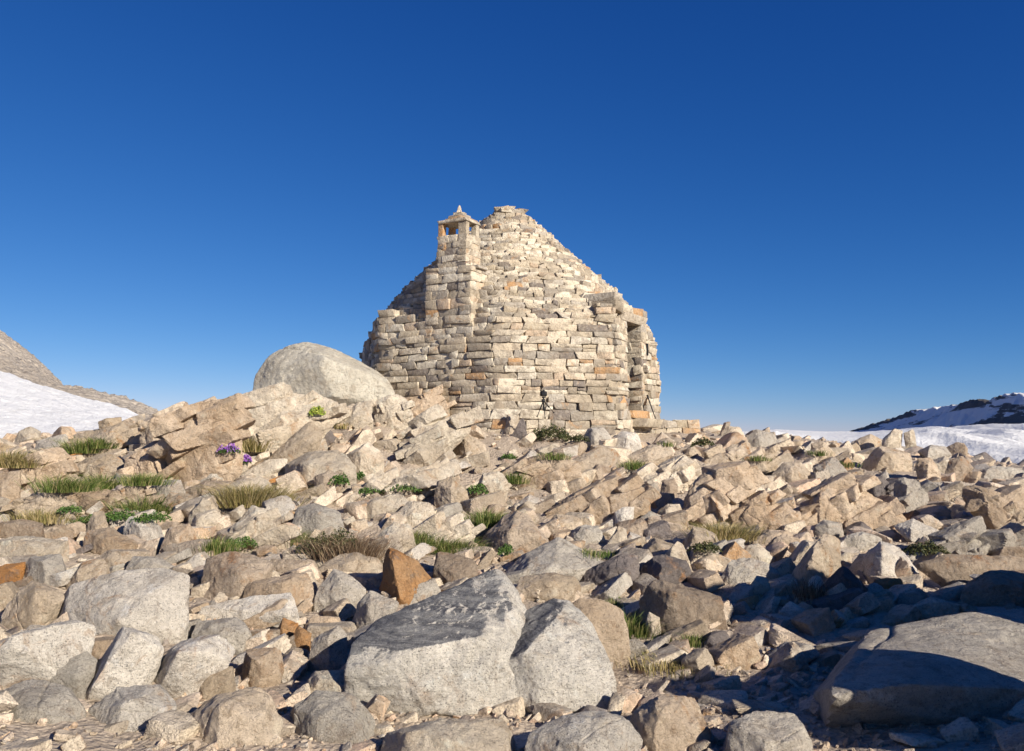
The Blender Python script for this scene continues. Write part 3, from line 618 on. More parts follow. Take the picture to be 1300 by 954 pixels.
# ---------------------------------------------------------------- rocks traced one by one
# material | thickness factor | flags | what it is | outline in photo pixels ; flags: sN strata depth cm, D.. range override, r.. ridge px,py,depth
HR = """
e|.75|D16.2 v|huge smooth grey erratic boulder|320,488 322,474 340,452 368,437 386,433 416,438 450,454 484,474 497,488 503,502 480,512 400,514 330,502
g|.7||flat grey block at the snow edge|44,560 85,550 88,556 82,568 60,578 44,574
t|.6|s1 n|tan ledge under the snowfield|88,552 125,541 165,531 182,535 180,562 150,572 110,578 90,572
t|.8|n|orange tan block on the left skyline|179,530 205,522 213,545 206,572 185,574 176,560
p|.5|s2 n|big pinkish outcrop face on the left|208,548 209,522 225,514 245,511 265,502 286,500 302,504 314,520 314,560 292,582 245,598 226,615 218,590 214,570
c|.5|s2 n|pale outcrop under the erratic|296,510 345,499 370,494 400,499 440,505 444,522 400,542 370,562 340,578 308,578 298,548
p|.6|s1 n|pink bedrock hump by the left plants|28,590 65,568 86,574 92,602 62,628 20,618
p|.6||pale bedrock at the left edge|-20,602 28,597 26,635 10,645 -20,642
t|.7|s1 n|tan bedrock hump between grass patches|85,602 105,580 150,577 166,590 152,610 110,613
p|.6|s1 n|pink block with a dark cleft|155,580 185,565 214,573 224,600 200,614 160,614
g|.5||small flat grey rock in the left meadow|27,640 50,628 72,635 77,643 55,650 30,650
p|.5|s1 n|long low pink ledge in the left meadow|80,642 85,624 130,627 160,621 187,620 208,642 150,648 88,650
g|.7||grey tan block beside the brown slab|187,622 205,608 232,607 238,626 226,642 194,636
g|.6|s1|dark tilted slab under the flowers|228,606 275,581 292,584 286,604 262,614 230,614
t|.7||square tan block beside the flowers|262,606 275,580 299,582 296,602 285,612 264,610
b|.5||brown slab below the flowers|232,622 262,611 302,611 292,627 245,636 233,640
c|.5|s1|long cream slab behind the golden grass|262,630 300,611 332,604 346,611 352,624 320,634 270,644
t|.5|s1|sharp tilted slab throwing a dark shadow|335,588 360,572 393,534 411,544 402,570 366,582 345,594
c|.4||thin cream slab above the shadow hollow|299,604 340,584 366,582 364,592 330,606 302,608
c|.8|s1|large square faced boulder mid left|361,590 390,575 430,571 452,586 452,608 436,618 402,606 380,622 362,616
b|.5||brown wedge under the square boulder|397,606 420,596 442,606 432,626 404,630
c|.7||cream boulder right of the square one|440,578 468,560 491,580 482,602 450,613
c|.5|s2 n|cream slab below the bright plant|424,532 454,510 474,507 476,536 440,550 425,542
c|.5|s2 n|cream block on the crest by the hut|472,508 505,497 523,509 527,526 500,542 475,548
p|.5|s1 n|pale outcrop touching the hut base|508,501 545,494 571,510 580,528 552,534 530,538 514,522
c|.5|s3 n|tilted layered slab below the outcrop|492,563 540,534 578,524 602,530 603,548 562,563 500,584
c|.6|s2 n|cream slab above the long ramp|498,594 505,568 555,543 572,560 567,583 530,590
c|.35|s3 n|long cream ramp slab|438,632 500,598 560,584 582,590 584,612 547,617 495,632 450,636
b|.8||brown cube on the ramp|555,590 580,584 584,607 570,614 556,610
t|.8||tan cube below the ramp|551,612 575,604 593,620 597,642 582,651 551,648
t|.6||grey tan peaked rock under the hut|573,562 590,549 616,565 619,577 600,583 576,577
c|.5||flat cream rock left of centre|448,652 475,632 505,627 522,635 502,655 470,660
c|.6||cream faceted rock left of centre|498,657 520,635 551,639 553,657 530,669 503,669
c|.7||pale rock beside the green cushion|600,625 612,600 634,598 648,612 640,632 612,636
g|.8||grey cube boulder below the tripod|740,556 748,541 766,541 780,560 776,572 755,575 741,568
w|.8||white boulder below the hut corner|774,560 790,547 808,549 817,566 800,577 780,573
t|.3|s4|curved tilted slab below the bush|697,607 712,590 760,567 786,567 794,578 770,587 736,594 718,614 704,614
t|.5|s1|tan slab right of the white boulder|788,582 825,564 851,564 857,576 825,592 800,592
d|.35||dark upright slab left of the tripod bush|646,558 655,540 665,529 669,548 664,558
d|.3||purple grey leaning slab under the tripod|679,542 685,532 696,521 699,530 686,544
c|.7||cream rock at the hut foot|636,540 645,519 661,527 652,546 640,551
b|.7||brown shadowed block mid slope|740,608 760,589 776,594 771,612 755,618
b|.9||upright brown block mid slope|836,635 840,610 856,607 861,618 858,635 845,639
c|.7||tan wedge below the upright block|832,652 848,640 862,638 869,655 853,665
w|.5||white three cornered rock|778,652 790,644 806,643 802,660 796,671 780,663
p|.6||pink slab left of the white rock|734,658 750,639 762,653 752,666
g|.6||round topped rock in shadow mid right|812,658 825,649 840,654 839,665 815,668
p|.4|s5 n|layered outcrop with dark grooves|858,644 862,618 892,594 930,584 962,590 967,612 947,642 912,664 880,666
p|.6|s3 n|orange pink outcrop right of the grooves|912,664 940,634 960,624 992,640 1007,660 986,672 940,674
t|.8|q|rounded boulder on the right slope|948,614 960,604 985,603 994,613 985,628 960,627
t|.8|q|larger rounded boulder on the right slope|979,602 995,587 1016,586 1029,600 1026,612 995,617
g|.7||angular pale rock beyond the rounded boulders|1031,594 1060,579 1077,600 1060,612 1037,610
c|.8|q|boulder alone on the skyline|914,550 925,541 940,542 946,553 930,563 917,560
g|.6||grey hump on the skyline|944,558 960,545 985,551 987,566 960,573 944,568
t|.7||lichen grey rock near the right skyline|1028,564 1045,559 1060,575 1040,584 1026,578
p|.5|s3 n|broad orange pink outcrop on the right|1008,664 1040,614 1076,604 1102,614 1132,640 1130,662 1100,672 1060,676 1030,674
d|.6|s1 n|dark reddish block beside the pink outcrop|1094,602 1120,604 1132,614 1130,642 1112,632 1094,616
g|.6|s1 n|big purple grey block|1131,654 1133,614 1146,604 1166,607 1182,620 1172,642 1140,662
t|.8||golden angular boulder near the snow|1091,599 1112,564 1156,576 1160,586 1122,602
p|.9||pinkish upright boulder near the snow|1161,594 1165,581 1183,581 1194,600 1191,614 1169,612
g|.7||lichen spotted rock against the snow|1163,572 1180,564 1201,567 1209,578 1180,584
b|.8||dark brown boulder near the snow|1199,604 1204,584 1221,579 1237,595 1216,610 1200,610
g|.4|s1|wide flat grey slab at the right|1233,602 1260,592 1296,594 1312,606 1286,614 1245,614
t|.5|s1 n|tan ledge right of the big grey block|1178,644 1182,624 1210,619 1238,632 1216,646 1185,649
p|.5|s3 n|orange pink bedrock at the right edge|1212,616 1245,613 1290,624 1330,640 1330,670 1270,680 1245,652 1220,636
t|.6||tan boulder at the right edge|1266,654 1275,634 1304,644 1325,660 1302,680 1271,677
w|.5||light grey speckled block in the right rubble|1134,668 1160,659 1196,675 1192,690 1166,686 1140,675
t|.7||small tan boulder low on the right skyline|1082,561 1105,551 1126,562 1112,575 1085,571
c|.8||cream pinnacle rock in front of the snow|1119,559 1135,544 1146,547 1144,562 1126,564
c|.8||second cream pinnacle in front of the snow|1147,550 1160,544 1163,559 1149,562
t|.8|r1027,702,-.4 r1030,742,-.7|tall bright boulder with a shaded left side|1000,742 1005,725 1026,699 1046,677 1068,682 1071,705 1061,722 1046,730 1030,748
w|.8|r1118,694,-.3 r1113,733,-.7|white ridged boulder|1089,730 1095,705 1118,687 1141,694 1156,710 1172,730 1150,738 1114,740
o|.7||rusty tan rock under the ridged boulder|1102,758 1110,735 1146,734 1151,750 1120,760
d|.7||dark lichen covered rock|1038,750 1070,717 1086,727 1106,750 1108,770 1094,770 1060,760
g|.5||flat grey rock right of the rusty one|1138,768 1142,753 1166,747 1179,755 1171,771
c|.4||cream slab at the shadow edge|1152,774 1180,757 1221,769 1217,787 1180,786
b|.35|s1|long brown ledge at the right|1158,718 1200,704 1290,706 1325,714 1325,740 1240,745 1200,730
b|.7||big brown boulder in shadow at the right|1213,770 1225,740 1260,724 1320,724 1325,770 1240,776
g|1.5|D4.15 w|giant grey boulder cut by the bottom right corner|1000,930 1030,880 1075,832 1112,802 1182,786 1260,777 1340,772 1400,800 1400,960
g|.4||flat grey slab behind the bright boulder|1068,694 1075,680 1097,674 1122,684 1102,697 1074,698
g|.4|s2|flat furrowed grey rock|903,740 920,712 945,707 976,717 994,730 986,742 950,740 925,743
c|.8||cream block touching the furrowed rock|948,750 960,731 976,734 980,752 968,756
c|.8||small bright cube right of the furrowed rock|985,744 1000,736 1009,732 1003,752 990,755
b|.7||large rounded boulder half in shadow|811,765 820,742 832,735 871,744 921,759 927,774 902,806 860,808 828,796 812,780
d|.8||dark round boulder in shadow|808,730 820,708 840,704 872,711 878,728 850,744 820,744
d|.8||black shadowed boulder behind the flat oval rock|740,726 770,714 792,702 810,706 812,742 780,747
t|.7||tan tilted block above the dark boulders|794,710 830,681 846,689 876,700 880,720 840,714
c|.6||cream fin behind the dark boulders|843,704 860,687 868,692 879,724 863,728 850,716
g|.8|r700,726,-.6 r660,727,-.4|purple grey roof shaped boulder with a rusty underside|636,732 660,705 711,682 746,700 777,718 762,732 700,734 656,736
b|.8||brown lichen covered boulder|603,694 625,665 650,647 671,654 702,692 672,706 630,698
w|.8||small white block before the brown boulder|641,702 644,679 655,677 658,704
t|.6|q|flat oval tan boulder|653,750 660,732 700,727 731,732 740,746 731,762 690,762 660,757
o|.8|r493,698,-.1 r507,760,-.7|rust orange pyramid boulder|481,757 489,695 500,696 531,712 557,746 551,758 530,753 510,766 494,764
b|.8|r578,736,-.5|brown topped block right of the orange pyramid|546,718 552,701 570,699 601,711 610,728 601,738 580,742 550,728
c|.7||pale block left behind the orange pyramid|473,708 479,680 500,664 521,667 530,695 521,706
g|.7||grey angular boulder left of the orange pyramid|398,770 404,745 424,721 440,727 465,748 461,758 430,776 404,777
t|.6||low tan rock behind the grey angular boulder|398,726 430,704 450,701 490,712 487,728 440,734 410,734
g|.8||dark tilted rock behind the banded boulder|446,794 455,765 470,749 507,765 502,778 480,794 455,804
p|.6||speckled pinkish rock right of the banded boulder|716,770 735,757 765,762 792,776 798,802 786,846 756,846
c|.9||small cream rock by the tuft|819,788 824,777 838,784 839,804 822,806
w|.5|r150,790,-.35|big speckled granite face|48,806 60,766 90,741 150,724 176,738 242,719 238,776 232,804 204,818 160,815 120,818
w|.7|r0,810,-.5|bright white block in the bottom left corner|-30,890 3,810 58,798 95,787 124,795 121,816 106,832 50,860 20,890
g|.6|s1|dark tan wedge between two white blocks|16,890 60,850 112,826 123,840 108,890
w|.8|r118,872,-.5 r160,800,-.2|tilted white block with a dark left edge|96,892 130,834 158,796 167,800 202,810 208,826 176,890
w|.8|r225,828,-.3|white block with orange stains|176,892 215,824 240,806 277,804 303,825 292,843 250,870 226,890
t|.7||tan grey angular rock by the left edge|2,784 10,764 45,734 76,749 88,760 50,800 24,799
o|.6||orange rock at the left edge|-25,730 5,717 34,713 27,737 -20,744
g|.7||grey block above the tan angular rock|18,750 38,707 76,704 87,720 82,738 55,745
t|.6||tan wedge left of the speckled face|83,740 100,714 130,709 142,720 137,736 100,755
g|.6||grey speckled rock above the big face|158,724 165,705 196,704 224,720 217,733 175,739
t|.5||flat tan rock above the grey speckled one|106,722 135,699 186,695 192,702 166,714 120,728
b|.8|q|rounded brown boulder below the tall grass|253,750 261,709 295,699 322,704 348,714 342,733 300,750 295,764 262,766
b|.4|s1|grey brown slab behind the pink block|335,728 345,710 400,711 408,727 350,735
p|.7||pinkish brown block above the white slab|307,758 314,741 350,731 390,727 400,745 393,772 375,774 315,766
w|.5|r360,780,-.3|pale slab with an orange underside|245,792 254,771 300,761 331,759 371,751 381,782 360,789 300,792 250,797
g|.7||grey rock under the pale slab|242,806 250,789 300,784 323,800 307,826 250,818
p|.9||pink granite cube at the bottom|303,866 309,824 356,821 363,850 346,868 308,872
g|.8||grey rock near the bottom in half shade|390,830 399,811 431,794 443,809 441,856 410,852
o|.8||orange stone under the pale slab|350,804 359,784 379,791 382,808 364,812
t|.7||tan orange stone beside the pink cube|310,818 319,801 356,799 352,818 334,826
o|.8||small rusty stone right of the orange one|369,816 377,794 396,804 393,822
t|.8||small tan stone above the bottom edge|358,833 371,821 392,825 387,843 364,842
t|.7||brown speckled stone at the bottom left of the cube|243,890 260,844 296,847 302,890
c|.5||cream slab at the bottom edge|370,900 395,852 440,850 476,862 480,900
c|.5||pale boulder at the left edge below the meadow|-30,720 -10,688 40,678 92,688 84,710 30,719
t|.8||tan peaked rock in the left meadow|104,681 119,650 132,647 138,668 130,678
p|.5||orange streaked slab left of the white rocks|103,710 107,674 140,670 177,690 163,705 135,703
w|.7||white rock with an orange stripe|153,670 165,655 191,659 207,670 210,689 190,695 164,690
p|.6||pink speckled rock left of the green tuft|202,702 214,671 241,664 250,685 247,704 225,710
c|.6||cream rock right of the leafy patch|239,655 259,630 269,640 267,658 250,665
c|.6||cream slab under the golden grass|238,676 248,652 277,646 283,660 256,676
g|.7|q|rounded grey boulder above the twiggy plant|368,672 377,645 400,639 432,649 438,666 431,681 384,681
c|.6||cream rock below the golden grass|298,668 320,641 346,649 342,668 308,674
b|.4||flat brown rock at the left edge|-25,676 -5,664 30,659 57,665 60,678 0,685
w|.6||white faceted rock in the centre rubble|655,640 672,628 690,634 694,646 672,654
t|.6||tan slab in the centre rubble|690,668 706,652 735,656 742,668 712,680
b|.7||brown block in the centre rubble|760,645 772,630 790,636 788,650 770,656
c|.6||pale slab under the curved slab|716,640 735,622 760,624 765,636 738,648
g|.6||grey slab above the roof shaped boulder|712,690 735,666 760,668 768,684 748,696
c|.7||pale split rock left of the dark shadow|768,694 785,668 795,672 797,696 780,700
t|.6||tan rock under the layered outcrop|866,690 880,668 905,672 915,690 890,698
p|.6||pink rock under the orange outcrop|955,690 968,672 1005,674 1015,690 985,698
g|.7||grey rock above the tall bright boulder|1030,672 1045,660 1070,664 1072,676 1050,682
t|.6||tan rock below the flat grey slab|1240,634 1250,618 1280,622 1290,636 1262,642
d|.8|D31|dark rock poking out of the right snowfield|1226,592 1234,579 1252,574 1263,584 1260,596
c|.5|n|broken cream ledge left of the twiggy shrub|285,670 318,652 345,650 372,665 370,688 320,692 290,686
p|.5|n|fractured pink ledge in the centre slope|636,604 690,576 740,584 745,605 700,620 650,618
p|.5|n|fractured pink ledge left of the upright brown block|690,642 760,610 830,618 835,646 780,658 700,664
c|.5|n|fractured cream ledge right of the curved slab|800,604 850,586 900,590 905,610 860,628 805,622
t|.5|n|stepped tan ledge between the hut wall end and the round boulders|880,582 930,564 985,568 990,590 940,600 885,600
c|.5|n|stepped pale ledge left of the brown lichen boulder|505,674 560,660 610,668 600,692 550,697 510,693
g|.5|n|broken grey ledge in the right rubble|1180,692 1240,668 1300,672 1310,700 1240,708 1185,706
t|.5|n|low broken tan ledge at the far left|8,638 60,618 100,640 95,662 40,668
g|.7|D4.0|grey block at the bottom left corner|-40,975 -20,880 40,862 90,872 110,905 95,975
w|.7|D4.05|pale block second from the bottom left corner|100,975 112,900 150,872 205,868 232,900 225,975
t|.7|D3.95|tan block at the bottom left of the centre|226,975 238,905 275,880 330,872 362,900 350,975
g|.7|D4.1|grey angular block at the bottom beside the tan one|352,975 366,900 400,876 450,880 480,915 470,975
c|.6|D3.8|low cream slab at the bottom under the banded boulder|470,985 490,930 560,912 640,915 665,945 650,985
w|.6|D3.75|low pale slab at the bottom centre|655,985 672,930 720,905 790,902 815,940 800,985
p|.7|D4.1|pinkish block at the bottom right of the centre|790,975 802,905 840,880 885,884 905,920 895,975
g|.7|D3.9|grey block in the bottom right shade|900,980 915,925 960,900 1010,905 1030,940 1015,980
t|.6||pale flat rock by the white rock at the left|205,640 215,625 245,628 252,642 228,650
"""
HER = []; CNT = {}
CATN = {'b': 'boulder', 'r': 'rock'}
def in_poly(x, y, P_):
    c = False; j = len(P_)-1
    for i in range(len(P_)):
        if (P_[i][1] > y) != (P_[j][1] > y) and x < (P_[j][0]-P_[i][0])*(y-P_[i][1])/(P_[j][1]-P_[i][1])+P_[i][0]: c = not c
        j = i
    return c
KIND = [('block', 'rock_block'), ('cube', 'rock_block'), ('slab', 'rock_slab'), ('ledge', 'rock_ledge'), ('outcrop', 'outcrop'), ('bedrock', 'outcrop'), ('boulder', 'boulder'), ('wedge', 'rock'), ('', 'rock')]
def kind_of(s):
    s2 = s.split(' with ')[0]; best = None
    for k, nme in KIND:
        if k and k in s2:
            i = s2.find(k)
            if best is None or i < best[0]: best = (i, nme)
    return best[1] if best else 'rock'
def place_rock(name, pts, mat, lvl, p, rough, strata, seed, frac=0., crack=True):
    pts = np.asarray(pts); base = np.array([pts[:, 0].mean(), pts[:, 1].mean(), pts[:, 2].min()])
    V, Fc = rock_shape(pts-base, lvl, p, rough, strata, seed, frac, crack)
    return link(name, mesh_np(name, V, Fc, M[mat], True, None, 24 if len(V) < 9000 else 15), None, base)
for li, ln in enumerate([l for l in HR.strip().split('\n') if l]):
    mat, T, fl, ph, ol = ln.split('|'); T = float(T); fl = fl.split()
    O = np.array([[float(a) for a in q.split(',')] for q in ol.split()])
    xb = O[:, 0].mean(); yb = O[:, 1].max(); yt = O[:, 1].min(); D = None; st_ = 0; rid = []; p = 90; fr = 0
    for f in fl:
        if f[0] == 'D': D = float(f[1:])
        if f[0] == 's': st_ = float(f[1:])*.011
        if f == 'v': p = 55
        if f[0] == 'r': rid.append([float(a) for a in f[1:].split(',')])
        if f == 'q': p = 40
        if f == 'n': fr = .13
    if D is None:
        q = hit(xb, yb); D = float(q[1]) if q is not None else 24.
    w = (O[:, 0].max()-O[:, 0].min())/F*D; h = (yb-yt)/F*D; th = T*max(min(w, 2.2*h), .12)
    rg = np.random.default_rng(li+5); pts = []
    c0 = O.mean(0); x0_, x1_ = O[:, 0].min(), O[:, 0].max(); W0 = x1_-x0_; turned = rg.random() < .7 and p == 90 and 'w' not in fl; fr_ = rg.uniform(.22, .5) if turned else .5; xr = x0_+W0*fr_
    for x, y in O:
        f = (yb-y)/(yb-yt); sd_ = (xr-x)/(W0*fr_)*rg.uniform(.45, .7) if x < xr else (x-xr)/(W0*(1-fr_))*.22
        if not turned: sd_ *= .4
        pts.append(P(x, y, D+th*(max(.5*f, sd_*.75)+.18*sd_+rg.uniform(0, .06))))
    for r_ in rid: pts.append(P(r_[0], r_[1], D+r_[2]*th*.6))
    if 'w' in fl:
        for a_ in ((1040, 885, .0), (1150, 868, .02), (1300, 875, .05)): pts.append(P(a_[0], a_[1], D+a_[2]*th))
    elif not rid:
        ty_ = yt+(yb-yt)*rg.uniform(.2, .42)
        if in_poly(xr, ty_, O): pts.append(P(xr, ty_, D-th*.02)); pts.append(P(xr+W0*rg.uniform(-.05, .08), yb-(yb-yt)*.12, D-th*.1))
        xq = x1_-W0*.2; yq = yt+(yb-yt)*.5
        if in_poly(xq, yq, O): pts.append(P(xq, yq, D+th*.06))
        for k in range(1 if turned else 2):
            i, j = rg.integers(0, len(O), 2); m = (O[i]+O[j])/2*.4+c0*.6; f = (yb-m[1])/(yb-yt); pts.append(P(m[0], m[1], D+th*(.55*f-rg.uniform(.12, .3))))
    for x, y in O:                                             # the far side, a bit smaller and lower
        x2, y2 = c0[0]+(x-c0[0])*.8, c0[1]+(y-c0[1])*.75
        q = P(x2, y2, D+th*(1.05+.1*rg.uniform())); q[2] = min(q[2], P(x2, max(y2, yt+(yb-yt)*.1), D)[2]+.05); pts.append(q)
    for x, y in O[O[:, 1] > c0[1]]: q = P(x, y, D+th*.35); q[2] -= .35*h+.04; pts.append(q)
    pxw = (O[:, 0].max()-O[:, 0].min()); lvl = 7 if pxw > 230 else 6 if pxw > 45 else 5
    if not fr: o = place_rock(kind_of(ph), pts, mat, lvl, p, .022 if p == 40 else .03, min(st_, .012), li, 0, p != 40)
    else:
        o_pts = np.array(pts); V, Fc = rock_shape(c3 := o_pts.mean(0)+(o_pts-o_pts.mean(0))*.93, 6, 90, .045, .010, li, .03); Vs = [V]; Fs = [Fc]; n_ = len(V)
        nb = int(np.clip(W0/9, 5, 17)); k_ = 0; t_ = 0
        while k_ < nb and t_ < 300:
            t_ += 1; x = rg.uniform(x0_, x1_); y = rg.uniform(yt+(yb-yt)*.12, yb-(yb-yt)*.1)
            if not in_poly(x, y, O): continue
            f = (yb-y)/(yb-yt); sz = rg.uniform(.55, 1.1)*math.sqrt(w*h)*.30; hx_ = sz*rg.uniform(.9, 1.5); hz_ = sz*rg.uniform(.28, .6); hy_ = sz*rg.uniform(.6, 1.)
            e_ = 14; 
            if not (in_poly(x-hx_/D*F*.7, y+hx_/D*F*.3, O) and in_poly(x+hx_/D*F*.7, min(y-hx_/D*F*.3, y), O)): hx_ *= .55; hz_ *= .7
            cb = np.array([[a, b_, c] for a in (-1, 1) for b_ in (-1, 1) for c in (-1, 1)])*(1+rg.normal(0, .16, (8, 3)))*np.array([hx_, hy_, hz_])
            t2 = rg.normal(.45, .12); Ry = np.array(Matrix.Rotation(-t2, 3, 'Y')); Rz = np.array(Matrix.Rotation(rg.normal(0, .3), 3, 'Z'))
            q = P(x, y, D+th*(.5*f)+hy_*.55); V, Fc = rock_shape(cb @ Rz.T @ Ry.T+q, 5, 90, .03, .006, li*50+k_, 0, False, 4)
            Vs.append(V); Fs.append(Fc+n_); n_ += len(V); k_ += 1
        V = np.concatenate(Vs); base = np.array([V[:, 0].mean(), V[:, 1].mean(), V[:, 2].min()])
        o = link(kind_of(ph), mesh_np(kind_of(ph), V-base, np.concatenate(Fs), M[mat], True, None, 22), None, base)
    HER.append(dict(o=o, ph=ph, O=O, c=c0, w=pxw))
    cat = {'rock_block': 'rock', 'rock_slab': 'rock slab', 'rock_ledge': 'rock ledge', 'outcrop': 'rock outcrop', 'boulder': 'boulder', 'rock': 'rock'}[kind_of(ph)]
    tag(o, ph if len(ph.split()) >= 4 else ph+' on the rocky slope', cat)
# the banded foreground boulder: two joined masses of one rock
def join_rock(name, specs, mat, label):
    Vs, Fs, n = [], [], 0
    for pts, lvl, p, rough, s_, seed in specs:
        V, Fc = rock_shape(pts, lvl, p, rough, s_, seed, 0, False, 0); Vs.append(V); Fs.append(Fc+n); n += len(V)
    V = np.concatenate(Vs); base = np.array([V[:, 0].mean(), V[:, 1].mean(), V[:, 2].min()])
    return link(name, mesh_np(name, V-base, np.concatenate(Fs), M[mat], True, None, 14), None, base)
def pp(l): return [P(a, b_, c) for a, b_, c in l]
DB = 4.7
left = pp([(432, 905, DB), (436, 850, DB-.05), (441, 820, DB+.05), (476, 789, DB+.4), (560, 762, DB+.75), (618, 739, DB+.95), (632, 719, DB+1.0), (643, 733, DB+.95), (668, 765, DB+.75), (680, 800, DB+.5), (690, 880, DB+.1), (690, 920, DB),
           (618, 806, DB+.06), (520, 828, DB-.05), (652, 772, DB+.45), (470, 842, DB-.06), (640, 905, DB-.03), (480, 800, DB+1.2), (640, 760, DB+1.6), (560, 790, DB+1.6), (560, 905, DB-.08)])
rightm = pp([(610, 905, DB+.1), (625, 850, DB+.12), (640, 815, DB+.35), (661, 776, DB+.68), (702, 757, DB+.72), (722, 761, DB+.7), (756, 795, DB+.45), (776, 840, DB+.2), (788, 905, DB), (722, 768, DB+.5), (668, 826, DB+.03), (760, 880, DB+.0), (690, 905, DB-.06), (700, 790, DB+1.4), (760, 830, DB+1.2), (640, 830, DB+1.2)])
o = join_rock('boulder', [(left, 7, 70, .018, .012, 201), (rightm, 7, 70, .018, .010, 205)], 'k', ''); tag(o, 'great banded grey boulder with a notched top in the front centre', 'boulder')
HER.append(dict(o=o, ph='great banded boulder', O=np.array([(433, 870), (440, 820), (475, 790), (560, 762), (632, 720), (665, 765), (710, 757), (755, 795), (785, 870)]), c=np.array([610, 810]), w=350))
# unseen boulders right of the frame, placed and shaped for their shadows on the foreground
def free_rock(c, s, mat, seed, lvl=6, p=14, name='boulder'):
    rg = np.random.default_rng(seed); d = rg.normal(size=(22, 3)); d /= np.linalg.norm(d, axis=1)[:, None]
    pts = np.array(c)+d*np.array(s); pts[:, 2] = np.maximum(pts[:, 2], c[2]-s[2]*.6); return place_rock(name, pts, mat, lvl, p, .04, 0, seed)
SHADE = [((5.05, 4.35, .6), (1.5, 1.5, 1.75), 301, 'unseen tall grey boulder right of the frame, added for its shadow'),
         ((3.35, 2.9, .4), (.62, .62, 1.45), 302, 'unseen upright grey boulder beside the viewer, added for its shadow'),
         ((7.3, 5.5, .6), (1.4, 1.4, 1.5), 303, 'unseen broad grey boulder farther right, added for its shadow')]
for c, s, sd, lb in SHADE: tag(free_rock(c, s, 'g', sd), lb, 'boulder')
# ---------------------------------------------------------------- separate smaller rocks
LAB = set(); NF = 180
tones = {'g': 'grey', 't': 'tan', 'c': 'cream', 'p': 'pinkish', 'b': 'brown', 'w': 'whitish', 'd': 'dark', 'o': 'orange'}
shp = [('angular', (1, .8, .7)), ('flat', (1.2, .9, .34)), ('blocky', (1, .85, .75)), ('elongated', (1.5, .65, .5)), ('slabby', (1.3, .8, .42))]
def short(ph):
    return ph
def direction(dx, dy):
    if abs(dx) > 1.6*abs(dy): return 'right of' if dx > 0 else 'left of'
    if abs(dy) > 1.6*abs(dx): return 'in front of' if dy > 0 else 'behind'
    return ('front right of' if dx > 0 else 'front left of') if dy > 0 else ('back right of' if dx > 0 else 'back left of')
rg = np.random.default_rng(77); done = []; tries = 0
while len(done) < NF and tries < 9000:
    tries += 1
    px_ = rg.uniform(-10, 1310); py_ = 560+300*rg.uniform()**1.0
    if px_ < 600 and py_ < 600 and rg.random() < .6: continue
    if 770 < px_ < 1200 and py_ > 770 and rg.random() < .5: continue
    if any(in_poly(px_, py_-5, h_['O']) for h_ in HER): continue
    q = hit(px_, py_)
    if q is None or np.hypot(q[0]-hx, q[1]-hy) < 4.2: continue
    spx = rg.uniform(10, 22)*(1+max(0, (py_-640))/260)
    if any(abs(px_-a)+abs(py_-b_) < (spx+s2)*.72 for a, b_, s2 in done): continue
    sz = spx/F*q[1]; si = rg.integers(0, 5); sn, sv = shp[si]; mk = rg.choice(list('gtcpbwdo'), p=[.16, .2, .26, .16, .1, .06, .04, .02])
    n = 14; d = rg.normal(size=(n, 3)); d /= np.linalg.norm(d, axis=1)[:, None]; pts = d*np.array(sv)*sz
    if sn != 'angular':
        cb = np.array([[a, b_, c] for a in (-1, 1) for b_ in (-1, 1) for c in (-1, 1)])*.72*np.array(sv)*sz; pts = np.concatenate([cb*(1+rg.normal(0, .14, (8, 3))), pts[:2]*.8])
    a = rg.normal(0, .5); b_ = rg.normal(.42, .14); Rm = np.array((Matrix.Rotation(a, 3, 'Z')))
    Ry = np.array(Matrix.Rotation(-b_, 3, 'Y')); pts = pts @ Rm.T @ Ry.T
    pts += np.array([q[0], q[1]+sz*.3, float(H(q[0], q[1]))+sz*sv[2]*.38])
    o = place_rock('rock', pts, mk, 5, 90, .03, 0, 400+len(done)); done.append((px_, py_, spx))
    cands = sorted(HER, key=lambda h_: np.hypot(px_-h_['c'][0], (py_-h_['c'][1])*1.3)-.25*h_['w'])[:6]; lab = None
    for szw in ((('small', 'little') if spx < 16 else ('medium', 'mid sized'))):
        for h_ in cands:
            nm = h_['ph']; nm = ' '.join(nm.split()[:8])
            l = f"{szw} {sn} {tones[mk]} rock {direction(px_-h_['c'][0], py_-h_['c'][1])} the {nm}"
            if len(l.split()) <= 16 and l not in LAB: lab = l; break
        if lab: break
    LAB.add(lab); tag(o, lab, 'rock', 'loose rocks scattered over the slope')
print('heroes', len(HER), 'fill', len(done))
